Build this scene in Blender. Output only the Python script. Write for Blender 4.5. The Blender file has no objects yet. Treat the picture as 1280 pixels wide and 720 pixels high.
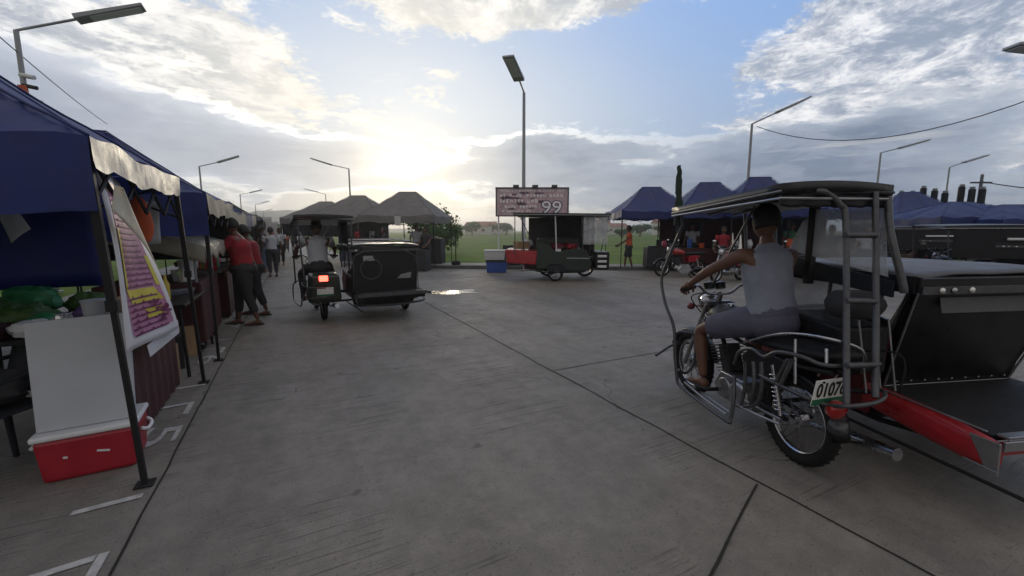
import bpy, bmesh, math, random
from mathutils import Vector, Matrix, noise, Euler
random.seed(7)
R = math.radians
sc = bpy.context.scene
COL = sc.collection

# ------------------------------------------------------------------ camera
F = 530.0; H = 1.5; TH = math.atan(72/F); YAW = R(27.2098)
def ray(px, py):
    x = (px-640)/F; y = -(py-360)/F
    c, s = math.cos(TH), math.sin(TH)
    d = (x, c+y*s, -s+y*c)
    cy, sy = math.cos(YAW), math.sin(YAW)
    return Vector((d[0]*cy+d[1]*sy, -d[0]*sy+d[1]*cy, d[2]))
O = Vector((0, 0, H))
def gnd(px, py, z=0.0):
    d = ray(px, py); return O+d*((z-H)/d.z)
def at(px, py, dist):
    d = ray(px, py); return O+d*(dist/math.hypot(d.x, d.y))
def plane(px, py, p0, n):
    d = ray(px, py); n = Vector(n); return O+d*((Vector(p0)-O).dot(n)/d.dot(n))
def azel(px, py):
    d = ray(px, py).normalized(); return math.degrees(math.atan2(d.x, d.y)), math.degrees(math.asin(d.z))

cam = bpy.data.cameras.new('camera'); co = bpy.data.objects.new('camera', cam); COL.objects.link(co)
cam.sensor_width = 36; cam.lens = 36*F/1280; cam.clip_end = 6000; cam.clip_start = 0.05
co.location = O; co.rotation_euler = (math.pi/2-TH, 0, -YAW); sc.camera = co

# ------------------------------------------------------------------ materials
MATS = {}
def mat(name, col, rough=0.6, metal=0.0, var=0.18, scale=6.0, bump=0.0, bscale=60.0, spec=0.5, emit=None, alpha=None, transl=0.0, coat=0.0, stripe=None):
    m = bpy.data.materials.new(name); m.use_nodes = True; nt = m.node_tree; N = nt.nodes; L = nt.links
    b = N['Principled BSDF']; out = N['Material Output']
    b.inputs['Roughness'].default_value = rough; b.inputs['Metallic'].default_value = metal
    b.inputs['Specular IOR Level'].default_value = spec; b.inputs['Coat Weight'].default_value = coat
    tc = N.new('ShaderNodeTexCoord'); nz = N.new('ShaderNodeTexNoise'); nz.inputs['Scale'].default_value = scale; nz.inputs['Detail'].default_value = 6
    nz.inputs['Roughness'].default_value = 0.65
    L.new(tc.outputs['Object'], nz.inputs['Vector'])
    mr = N.new('ShaderNodeMapRange'); mr.inputs[1].default_value = 0.3; mr.inputs[2].default_value = 0.7
    mr.inputs[3].default_value = 1-var; mr.inputs[4].default_value = 1+var
    L.new(nz.outputs[0], mr.inputs[0])
    mx = N.new('ShaderNodeMix'); mx.data_type = 'RGBA'; mx.blend_type = 'MULTIPLY'; mx.inputs[0].default_value = 1
    mx.inputs[6].default_value = (*col, 1); L.new(mr.outputs[0], mx.inputs[7])
    L.new(mx.outputs[2], b.inputs['Base Color'])
    r2 = N.new('ShaderNodeMapRange'); r2.inputs[1].default_value = 0.3; r2.inputs[2].default_value = 0.7
    r2.inputs[3].default_value = max(0.02, rough-0.12); r2.inputs[4].default_value = min(1, rough+0.14)
    L.new(nz.outputs[0], r2.inputs[0]); L.new(r2.outputs[0], b.inputs['Roughness'])
    if bump:
        n2 = N.new('ShaderNodeTexNoise'); n2.inputs['Scale'].default_value = bscale; n2.inputs['Detail'].default_value = 4
        L.new(tc.outputs['Object'], n2.inputs['Vector'])
        bp = N.new('ShaderNodeBump'); bp.inputs['Strength'].default_value = bump; bp.inputs['Distance'].default_value = 0.02
        L.new(n2.outputs[0], bp.inputs['Height']); L.new(bp.outputs[0], b.inputs['Normal'])
    if emit:
        b.inputs['Emission Color'].default_value = (*emit[0], 1); b.inputs['Emission Strength'].default_value = emit[1]
    if transl:
        tr = N.new('ShaderNodeBsdfTranslucent'); L.new(mx.outputs[2], tr.inputs[0])
        ms = N.new('ShaderNodeMixShader'); ms.inputs[0].default_value = transl
        L.new(b.outputs[0], ms.inputs[1]); L.new(tr.outputs[0], ms.inputs[2]); L.new(ms.outputs[0], out.inputs[0])
    if alpha is not None:
        b.inputs['Alpha'].default_value = alpha
    MATS[name] = m
    return m
M = dict(
 blue=mat('canopy_blue', (.014,.028,.15), .55, var=.3, scale=3, bump=.25, bscale=9, transl=.22),
 bluewall=mat('tarp_blue', (.022,.034,.21), .5, var=.25, scale=2, bump=.3, bscale=5, transl=.3),
 grey_canopy=mat('canopy_grey', (.26,.25,.25), .6, var=.2, scale=2, bump=.2, bscale=8, transl=.45),
 dark_canopy=mat('canopy_dark', (.022,.025,.033), .65, spec=.3, var=.3, scale=2, bump=.2, bscale=8, transl=.15),
 cream=mat('canopy_cream', (.42,.39,.31), .6, var=.15, scale=3, bump=.35, bscale=9, transl=.3),
 silver_tarp=mat('tarp_silver', (.22,.23,.26), .42, var=.15, scale=3, bump=.45, bscale=7, transl=.05),
 black=mat('black_paint', (.006,.006,.008), .35, var=.3, scale=5, spec=.35),
 matt_black=mat('matt_black', (.013,.013,.015), .7, spec=.3, var=.3, scale=9, bump=.1),
 vinyl=mat('black_vinyl', (.009,.009,.011), .5, spec=.3, var=.25, scale=12, bump=.15, bscale=40),
 rubber=mat('rubber', (.013,.012,.012), .85, spec=.3, var=.3, scale=20, bump=.3, bscale=90),
 chrome=mat('chrome', (.42,.42,.44), .25, 1.0, var=.15, scale=8),
 hood_tarp=mat('hood_tarp',(.07,.07,.078),.5,var=.2,scale=3,bump=.3,bscale=8),
 steel=mat('painted_steel', (.085,.087,.095), .42, .6, var=.3, scale=14, bump=.1),
 alu=mat('aluminium', (.34,.34,.36), .38, .9, var=.15, scale=10),
 galv=mat('galvanised', (.28,.29,.31), .5, .6, var=.15, scale=6),
 red=mat('red_paint', (.33,.012,.02), .35, var=.25, scale=6, coat=.4),
 maroon=mat('maroon_cloth', (.05,.012,.014), .85, var=.3, scale=5, bump=.4, bscale=8),
 redplastic=mat('red_plastic', (.30,.010,.022), .45, var=.15, scale=5, bump=.06),
 white=mat('white_plastic', (.62,.63,.65), .5, var=.08, scale=4),
 whiteboard=mat('white_foam', (.42,.44,.48), .7, var=.07, scale=3, bump=.08),
 paper=mat('paper', (.6,.6,.6), .8, var=.08, scale=4, transl=.2),
 skin=mat('skin', (.12,.055,.035), .55, var=.12, scale=14, bump=.06),
 hair=mat('hair', (.008,.007,.006), .6, var=.3, scale=60, bump=.4, bscale=150),
 tank=mat('grey_cotton', (.21,.225,.28), .9, var=.12, scale=10, bump=.5, bscale=14),
 shorts=mat('grey_shorts', (.085,.085,.125), .9, var=.15, scale=9, bump=.5, bscale=12),
 redshirt=mat('red_cotton', (.26,.015,.025), .9, var=.15, scale=9, bump=.4, bscale=14),
 orange=mat('orange_cotton', (.5,.09,.03), .9, var=.15, scale=9, bump=.4, bscale=14),
 dark=mat('dark_cotton', (.03,.03,.035), .9, var=.2, scale=9, bump=.3, bscale=14),
 jeans=mat('denim', (.06,.08,.13), .9, var=.2, scale=9, bump=.3, bscale=14),
 lightshirt=mat('light_cotton', (.4,.42,.46), .9, var=.12, scale=9, bump=.4, bscale=14),
 greenshirt=mat('green_cotton', (.04,.12,.07), .9, var=.15, scale=9, bump=.4, bscale=14),
 paint=mat('road_paint', (.42,.42,.42), .75, var=.35, scale=14, bump=.3, bscale=90),
 joint=mat('joint_tar', (.012,.011,.01), .8, var=.3, scale=30, bump=.3),
 kerb=mat('kerb_concrete', (.1,.1,.1), .85, var=.3, scale=3, bump=.3),
 walk=mat('walk_concrete', (.3,.29,.27), .85, var=.2, scale=2, bump=.3),
 green=mat('leafy_green', (.05,.12,.025), .6, var=.4, scale=20, transl=.2),
 wood=mat('table_wood', (.14,.09,.055), .6, var=.3, scale=9, bump=.2),
 tail=mat('tail_lamp_lit', (.5,.01,.01), .3, emit=((1,.08,.05), 6.0)),
 taildark=mat('tail_lamp', (.3,.005,.005), .2, coat=.5),
 lens=mat('clear_lens', (.7,.7,.68), .12, .6),
 seatred=mat('seat_red', (.12,.01,.015), .5, var=.2),
 house=mat('house_wall', (.5,.48,.44), .8, var=.1, scale=.5),
 roofm=mat('house_roof', (.25,.1,.07), .7, var=.2, scale=.5),
 glassdark=mat('window_dark', (.03,.035,.04), .1, spec=.8),
 pink=mat('goods_pink', (.4,.05,.12), .5), yellow=mat('goods_yellow', (.5,.38,.05), .5), bluep=mat('goods_blue', (.03,.09,.35), .4),
 greenp=mat('goods_green', (.03,.2,.07), .5), brown=mat('carton', (.3,.19,.1), .8, bump=.1), purple=mat('goods_purple', (.12,.06,.2), .6),
)
# clear plastic curtain
def plastic():
    m = bpy.data.materials.new('clear_plastic'); m.use_nodes = True; N = m.node_tree.nodes; L = m.node_tree.links
    b = N['Principled BSDF']; b.inputs['Base Color'].default_value = (.62,.64,.68,1); b.inputs['Roughness'].default_value = .28
    b.inputs['Specular IOR Level'].default_value = .6
    tc = N.new('ShaderNodeTexCoord'); nz = N.new('ShaderNodeTexNoise'); nz.inputs['Scale'].default_value = 5; nz.inputs['Detail'].default_value = 6
    L.new(tc.outputs['Object'], nz.inputs['Vector'])
    mr = N.new('ShaderNodeMapRange'); mr.inputs[1].default_value = .35; mr.inputs[2].default_value = .7; mr.inputs[3].default_value = .3; mr.inputs[4].default_value = .55
    L.new(nz.outputs[0], mr.inputs[0]); L.new(mr.outputs[0], b.inputs['Alpha'])
    bp = N.new('ShaderNodeBump'); bp.inputs['Strength'].default_value = .3; L.new(nz.outputs[0], bp.inputs['Height']); L.new(bp.outputs[0], b.inputs['Normal'])
    return m
M['plastic'] = plastic()

# ------------------------------------------------------------------ mesh builder
def frame_for(d):
    d = d.normalized(); up = Vector((0,0,1)) if abs(d.z) < .95 else Vector((1,0,0))
    u = d.cross(up).normalized(); v = u.cross(d).normalized(); return u, v
def smooth_path(pts, n=4):
    pts = [Vector(p) for p in pts]
    if len(pts) < 3 or n < 2: return pts
    out = []
    for i in range(len(pts)-1):
        p0 = pts[max(i-1,0)]; p1 = pts[i]; p2 = pts[i+1]; p3 = pts[min(i+2,len(pts)-1)]
        for k in range(n):
            t = k/n; t2=t*t; t3=t2*t
            out.append(.5*((2*p1)+(p2-p0)*t+(2*p0-5*p1+4*p2-p3)*t2+(3*p1-p0-3*p2+p3)*t3))
    out.append(pts[-1]); return out
class MB:
    def __init__(s): s.v=[]; s.f=[]; s.m=[]; s.mi=0
    def mat(s, i): s.mi=i; return s
    def add(s, vs, fs):
        b=len(s.v); s.v+= [Vector(p) for p in vs]; s.f+=[tuple(b+i for i in f) for f in fs]; s.m+=[s.mi]*len(fs); return s
    def box(s, c, size, rot=None, M4=None):
        x,y,z=[k/2 for k in size]
        vs=[Vector((a*x,b*y,e*z)) for a in(-1,1) for b in(-1,1) for e in(-1,1)]
        if rot: q=Euler(rot).to_matrix(); vs=[q@p for p in vs]
        vs=[p+Vector(c) for p in vs]
        if M4: vs=[M4@p for p in vs]
        return s.add(vs,[(0,1,3,2),(4,6,7,5),(0,4,5,1),(2,3,7,6),(0,2,6,4),(1,5,7,3)])
    def hexa(s, b, t): # bottom 4, top 4 ccw
        return s.add(list(b)+list(t),[(3,2,1,0),(4,5,6,7),(0,1,5,4),(1,2,6,5),(2,3,7,6),(3,0,4,7)])
    def panel(s, quad, th): # thick quad
        q=[Vector(p) for p in quad]; n=(q[1]-q[0]).cross(q[3]-q[0]).normalized()*th/2
        return s.hexa([p-n for p in q],[p+n for p in q])
    def tube(s, pts, r, seg=8, sm=0, closed=False):
        pts=[Vector(p) for p in pts]
        if closed: pts=pts+[pts[0],pts[1]] if False else pts
        if sm: pts=smooth_path(pts,sm)
        n=len(pts); rs=r if isinstance(r,(list,tuple)) else [r]*n
        if len(rs)!=n: rs=[rs[0]+(rs[-1]-rs[0])*i/(n-1) for i in range(n)]
        vs=[];fs=[]; u=None
        for i,p in enumerate(pts):
            if closed: d=pts[(i+1)%n]-pts[i-1]
            else: d=pts[min(i+1,n-1)]-pts[max(i-1,0)]
            if d.length<1e-9: d=Vector((0,0,1))
            d.normalize()
            if u is None: u,_=frame_for(d)
            u=(u-d*u.dot(d)); 
            if u.length<1e-6: u,_=frame_for(d)
            u.normalize(); v=d.cross(u)
            for k in range(seg):
                a=2*math.pi*k/seg; vs.append(p+(u*math.cos(a)+v*math.sin(a))*rs[i])
        m=n if closed else n-1
        for i in range(m):
            for k in range(seg):
                a=i*seg+k;b=i*seg+(k+1)%seg;j=((i+1)%n)*seg
                fs.append((a,b,j+(k+1)%seg,j+k))
        if not closed:
            fs.append(tuple(reversed(range(seg)))); fs.append(tuple((n-1)*seg+k for k in range(seg)))
        return s.add(vs,fs)
    def lathe(s, prof, c=(0,0,0), axis=(0,0,1), seg=16):
        a=Vector(axis).normalized(); u,v=frame_for(a); c=Vector(c); vs=[];fs=[]
        for (r,h) in prof:
            for k in range(seg):
                t=2*math.pi*k/seg; vs.append(c+a*h+(u*math.cos(t)+v*math.sin(t))*r)
        for i in range(len(prof)-1):
            for k in range(seg):
                fs.append((i*seg+k,i*seg+(k+1)%seg,(i+1)*seg+(k+1)%seg,(i+1)*seg+k))
        if prof[0][0]>1e-5: fs.append(tuple(reversed(range(seg))))
        if prof[-1][0]>1e-5: fs.append(tuple((len(prof)-1)*seg+k for k in range(seg)))
        return s.add(vs,fs)
    def ring(s, c, axis, Rr, r, seg=32, rs=8, sx=1.0):
        a=Vector(axis).normalized(); u,v=frame_for(a); c=Vector(c)
        vs=[];fs=[]
        for i in range(seg):
            t=2*math.pi*i/seg; d=u*math.cos(t)+v*math.sin(t)
            for k in range(rs):
                q=2*math.pi*k/rs; vs.append(c+d*(Rr+r*math.cos(q))+a*(r*sx*math.sin(q)))
        for i in range(seg):
            for k in range(rs):
                fs.append((i*rs+k,i*rs+(k+1)%rs,((i+1)%seg)*rs+(k+1)%rs,((i+1)%seg)*rs+k))
        return s.add(vs,fs)
    def ball(s, c, rad, seg=12, rings=8, rot=None, fn=None):
        c=Vector(c); rad=(rad,)*3 if not isinstance(rad,(tuple,list)) else rad; vs=[];fs=[]
        q=Euler(rot).to_matrix() if rot else None
        for i in range(rings+1):
            ph=math.pi*i/rings
            for k in range(seg):
                t=2*math.pi*k/seg; d=Vector((math.sin(ph)*math.cos(t),math.sin(ph)*math.sin(t),math.cos(ph)))
                p=Vector((d.x*rad[0],d.y*rad[1],d.z*rad[2]))
                if fn: p=fn(p,d)
                if q: p=q@p
                vs.append(c+p)
        for i in range(rings):
            for k in range(seg): fs.append((i*seg+k,(i+1)*seg+k,(i+1)*seg+(k+1)%seg,i*seg+(k+1)%seg))
        return s.add(vs,fs)
    def loft(s, secs, seg=16, sm=0):
        # secs: (center, uvec, vvec)
        secs=[(Vector(a),Vector(b),Vector(c)) for a,b,c in secs]
        if sm:
            A=smooth_path([x[0] for x in secs],sm);B=smooth_path([x[1] for x in secs],sm);C=smooth_path([x[2] for x in secs],sm); secs=list(zip(A,B,C))
        vs=[];fs=[]
        for c,u,v in secs:
            for k in range(seg):
                t=2*math.pi*k/seg; vs.append(c+u*math.cos(t)+v*math.sin(t))
        for i in range(len(secs)-1):
            for k in range(seg): fs.append((i*seg+k,i*seg+(k+1)%seg,(i+1)*seg+(k+1)%seg,(i+1)*seg+k))
        fs.append(tuple(reversed(range(seg)))); fs.append(tuple((len(secs)-1)*seg+k for k in range(seg)))
        return s.add(vs,fs)
    def prism(s, outline, fn, d0, d1): # outline 2d, fn(a,b,d)->3d
        n=len(outline); vs=[fn(a,b,d0) for a,b in outline]+[fn(a,b,d1) for a,b in outline]
        fs=[tuple(range(n)),tuple(reversed(range(n,2*n)))]+[(i,i+n,(i+1)%n+n,(i+1)%n) for i in range(n)]
        return s.add(vs,fs)
    def grid(s, nu, nv, fn, th=0.0):
        vs=[Vector(fn(i/nu,j/nv)) for i in range(nu+1) for j in range(nv+1)]
        fs=[(i*(nv+1)+j,(i+1)*(nv+1)+j,(i+1)*(nv+1)+j+1,i*(nv+1)+j+1) for i in range(nu) for j in range(nv)]
        return s.add(vs,fs)
    def build(s, name, mt, parent=None, smooth=False, bevel=0, solid=0, sub=0, loc=None):
        me=bpy.data.meshes.new(name); me.from_pydata([tuple(p) for p in s.v],[],s.f)
        ms=mt if isinstance(mt,(list,tuple)) else [mt]
        for m_ in ms: me.materials.append(m_)
        for p,mi in zip(me.polygons,s.m): p.material_index=mi; p.use_smooth=bool(smooth)
        bm=bmesh.new(); bm.from_mesh(me); bmesh.ops.recalc_face_normals(bm,faces=bm.faces); bm.to_mesh(me); bm.free()
        if smooth and smooth is not True:
            me.set_sharp_from_angle(angle=R(smooth))
        me.update()
        o=bpy.data.objects.new(name,me); COL.objects.link(o)
        if parent is not None: o.parent=parent
        if loc is not None: o.location=loc
        if solid: md=o.modifiers.new('s','SOLIDIFY'); md.thickness=solid; md.offset=0
        if bevel: md=o.modifiers.new('b','BEVEL'); md.width=bevel; md.segments=2; md.limit_method='ANGLE'; md.angle_limit=R(40)
        if sub: md=o.modifiers.new('u','SUBSURF'); md.levels=sub; md.render_levels=sub
        return o
def tag(o, label=None, cat=None, group=None, kind=None):
    if label: o['label']=label
    if cat: o['category']=cat
    if group: o['group']=group
    if kind: o['kind']=kind
    return o
def thing(name, loc, rz=0, label=None, cat=None, group=None):
    o=bpy.data.objects.new(name,None); COL.objects.link(o); o.location=loc; o.rotation_euler=(0,0,rz); o.empty_display_size=.1
    return tag(o,label,cat,group)
def dup(root, loc, rz, label=None, group=None, mats=None):
    def cp(o,par):
        c=o.copy(); COL.objects.link(c); c.parent=par
        for ch in list(o.children): cp(ch,c)
        return c
    r=cp(root,None); r.location=loc; r.rotation_euler=(0,0,rz)
    if label: r['label']=label
    if group: r['group']=group
    return r
# ------------------------------------------------------------------ world: clouded evening sky
SUNAZ, SUNEL = azel(510, 203)
w = bpy.data.worlds.new('World'); sc.world = w; w.use_nodes = True
nt = w.node_tree; N = nt.nodes; L = nt.links; N.clear()
class X:  # tiny expression helper on math nodes
    def __init__(s, o): s.o = o
def val(n, i, x):
    if isinstance(x, X): L.new(x.o, n.inputs[i])
    else: n.inputs[i].default_value = x
def op(o, a, b=0.0, c=None):
    n = N.new('ShaderNodeMath'); n.operation = o; val(n,0,a); val(n,1,b)
    if c is not None: val(n,2,c)
    return X(n.outputs[0])
X.__add__=lambda a,b: op('ADD',a,b); X.__radd__=X.__add__
X.__mul__=lambda a,b: op('MULTIPLY',a,b); X.__rmul__=X.__mul__
X.__sub__=lambda a,b: op('SUBTRACT',a,b); X.__rsub__=lambda a,b: op('SUBTRACT',b,a)
X.__truediv__=lambda a,b: op('DIVIDE',a,b)
def ss(x, a, b):
    n=N.new('ShaderNodeMapRange'); n.interpolation_type='SMOOTHSTEP'; val(n,0,x); n.inputs[1].default_value=a; n.inputs[2].default_value=b
    return X(n.outputs[0])
def comb(a,b,c):
    n=N.new('ShaderNodeCombineXYZ'); val(n,0,a); val(n,1,b); val(n,2,c); return X(n.outputs[0])
def nz(v, scale, detail=8, rough=.6, dist=0.0, lac=2.0):
    n=N.new('ShaderNodeTexNoise'); L.new(v.o,n.inputs['Vector']); n.inputs['Scale'].default_value=scale; n.inputs['Detail'].default_value=detail
    n.inputs['Roughness'].default_value=rough; n.inputs['Distortion'].default_value=dist; n.inputs['Lacunarity'].default_value=lac; return X(n.outputs[0])
def mixc(f, a, b):
    n=N.new('ShaderNodeMix'); n.data_type='RGBA'; val(n,0,f)
    for i,c in ((6,a),(7,b)):
        if isinstance(c,X): L.new(c.o,n.inputs[i])
        else: n.inputs[i].default_value=(*c,1)
    return X(n.outputs[2])
def addc(a, b, f=1.0):
    n=N.new('ShaderNodeMix'); n.data_type='RGBA'; n.blend_type='ADD'; val(n,0,f)
    for i,c in ((6,a),(7,b)):
        if isinstance(c,X): L.new(c.o,n.inputs[i])
        else: n.inputs[i].default_value=(*c,1)
    return X(n.outputs[2])
def scalec(c, s):
    n=N.new('ShaderNodeVectorMath'); n.operation='SCALE'
    if isinstance(c,X): L.new(c.o,n.inputs[0])
    else: n.inputs[0].default_value=c
    val(n,3,s); return X(n.outputs[0])
tc=N.new('ShaderNodeTexCoord'); nrm=N.new('ShaderNodeVectorMath'); nrm.operation='NORMALIZE'; L.new(tc.outputs['Generated'],nrm.inputs[0])
sp=N.new('ShaderNodeSeparateXYZ'); L.new(nrm.outputs[0],sp.inputs[0])
dx,dy,dz=X(sp.outputs[0]),X(sp.outputs[1]),X(sp.outputs[2])
hz0=op('MAXIMUM',dz,0.0)
az=op('ARCTAN2',dx,dy)*57.2958
el=op('ARCSINE',dz)*57.2958
zz=hz0+0.16
Px=dx/zz; Py=dy/zz
# warp field
W0=comb(Px,Py,0.0)
wn=N.new('ShaderNodeTexNoise'); L.new(W0.o,wn.inputs['Vector']); wn.inputs['Scale'].default_value=1.3; wn.inputs['Detail'].default_value=4
ws=N.new('ShaderNodeSeparateXYZ'); L.new(wn.outputs['Color'],ws.inputs[0])
wx,wy=X(ws.outputs[0])-.5,X(ws.outputs[1])-.5
azw=az+wx*16; elw=el+wy*9
def blob(px,py,rx,ry,tilt=0.0,sharp=1.0):
    a,e=azel(px,py); a2,_=azel(px+rx,py); _,e2=azel(px,py-ry)
    ra=abs(a2-a); re=abs(e2-e)
    c,s=math.cos(R(tilt)),math.sin(R(tilt))
    da=azw-a; de=elw-e
    u=(da*c+de*s)/ra; v=(de*c-da*s)/re
    q=u*u+v*v
    return op('POWER',2.71828,q*-1.0*sharp)
# sun angle
sd=Vector((math.sin(R(SUNAZ))*math.cos(R(SUNEL)),math.cos(R(SUNAZ))*math.cos(R(SUNEL)),math.sin(R(SUNEL))))
dp=N.new('ShaderNodeVectorMath'); dp.operation='DOT_PRODUCT'; L.new(nrm.outputs[0],dp.inputs[0]); dp.inputs[1].default_value=sd
cs=op('MAXIMUM',X(dp.outputs['Value']),0.0)
g1=op('POWER',cs,9.0); g2=op('POWER',cs,60.0); g3=op('POWER',cs,420.0)
# base: nishita atmosphere (scaled down) plus pale evening veil
sk=N.new('ShaderNodeTexSky'); sk.sky_type='NISHITA'; sk.sun_disc=False; sk.sun_elevation=R(SUNEL); sk.sun_rotation=R(SUNAZ); sk.air_density=1.0; sk.dust_density=1.2; sk.ozone_density=2.0
skc=scalec(X(sk.outputs[0]),0.02)
up=ss(el,-2,38)
veil=mixc(up,(.36,.45,.58),(.19,.41,.88))
base=addc(scalec(veil,.80),skc,.8)
base=mixc(g1*.55,base,(.68,.68,.60))
base=mixc(blob(520,120,230,80)*.65,base,(.60,.67,.76))
# unseen cloud cover added overhead and behind to neutralise the blue skylight
azd=op('ABSOLUTE',op('WRAP',az-27.2,180.0,-180.0))
OVER=op('MAXIMUM',ss(el,34,50),ss(azd,62,90))
# high bright dappled cloud
hi_n=nz(comb(Px*1.0,Py*1.5,3.1),1.7,6,.64,.35)
fine=nz(comb(Px,Py,7.7),6.5,5,.74,.5)
hi_b=blob(1130,50,260,110,-4)*.46+blob(620,8,240,40,0)*.42+blob(280,105,190,60,-12)*.22+blob(60,20,180,50,0)*.18+blob(1240,170,170,60)*.26+blob(1000,160,200,30)*.2-blob(770,105,140,60)*.30-blob(430,75,90,30)*.12+blob(180,70,120,35,10)*.10+OVER*.5+blob(330,60,120,40,-15)*.12+blob(540,100,170,40,0)*.16+blob(620,165,200,30)*.10
fin2=nz(comb(Px,Py,2.2),17.0,4,.75,.3)
hi=ss(hi_n*.62+fine*.34+fin2*.18+hi_b-.03,.655,.775)
hshade=ss(nz(comb(Px,Py,11.0),3.6,5,.70,.6)*.55+fine*.42+fin2*.16,.47,.70)
hcol=mixc(hshade,(.27,.32,.41),(1.0,.98,.97))
hcol=mixc(OVER*.85,hcol,mixc(hshade,(.36,.33,.30),(.50,.46,.41)))
hcol=mixc(g1*.8,hcol,(1.0,.93,.76))
c1=mixc(hi*.95,base,hcol)
# lower, heavier grey banks
lo_n=nz(comb(az*.030,el*.115,1.7),1.6,6,.60,.3)
lo_b=blob(200,145,270,60,-6)*.40+blob(20,110,150,70)*.18+blob(650,205,150,38,0)*.46+blob(1010,200,330,48,4)*.50+blob(330,215,180,30)*.36+blob(900,255,420,30)*.25-blob(480,150,120,40)*.25-blob(430,160,80,22)*.15
lof=nz(comb(az*.06,el*.2,5.7),3.2,5,.68,.5)
lo_s=lo_n*.60+lof*.32+fin2*.15+lo_b-.025
lo=ss(lo_s,.66,.775)
edge=ss(lo_s,.63,.71)*(1.0-ss(lo_s,.72,.80))
dens=ss(lo_s,.72,1.05)
leftw=ss(az,R(0)+25,-5.0)
lcolR=mixc(dens,(.34,.40,.49),(.125,.17,.255))
lcolL=mixc(dens,(.62,.66,.73),(.34,.375,.45))
lcol=mixc(ss(az,38,8),lcolR,lcolL)
lcol=mixc(ss(lof,.42,.62)*.35,lcol,(.52,.56,.62))
lcol=mixc(g2*.45,lcol,(.9,.86,.72))
c2=mixc(lo*.93,c1,lcol)
c2=addc(c2,(.62,.56,.44),edge*(.20+g1*.75))
# pale streaks low over the horizon
st_n=nz(comb(az*.03,el*.75,9.0),2.2,4,.6,.2)
streak=ss(st_n,.60,.72)*ss(el,.3,2.5)*(1.0-ss(el,7,13))
c2=mixc(streak*.5,c2,(.66,.64,.60))
# glow of the sun through cloud
c3=addc(c2,scalec((1.0,.72,.28),(g2*.15+g1*.04)*(.20+hi_n*1.2)))
sunb=blob(510,203,34,11)*1.0
c3=addc(c3,scalec((1.0,.80,.40),g3*.22+sunb*1.1))
lowh=1.0-ss(el,-1.0,3.0)
c3=mixc(lowh*.5,c3,(.40,.44,.48))
bg=N.new('ShaderNodeBackground'); L.new(scalec(c3,8.0).o,bg.inputs[0]); bg.inputs[1].default_value=.152
w.cycles.sampling_method='MANUAL'; w.cycles.sample_map_resolution=512
ow=N.new('ShaderNodeOutputWorld'); L.new(bg.outputs[0],ow.inputs[0])

sun=bpy.data.lights.new('sun','SUN'); sun.energy=.7; sun.angle=R(12); sun.color=(1,.86,.64)
so=bpy.data.objects.new('sun',sun); COL.objects.link(so); so.rotation_euler=sd.to_track_quat('Z','Y').to_euler()

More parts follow.
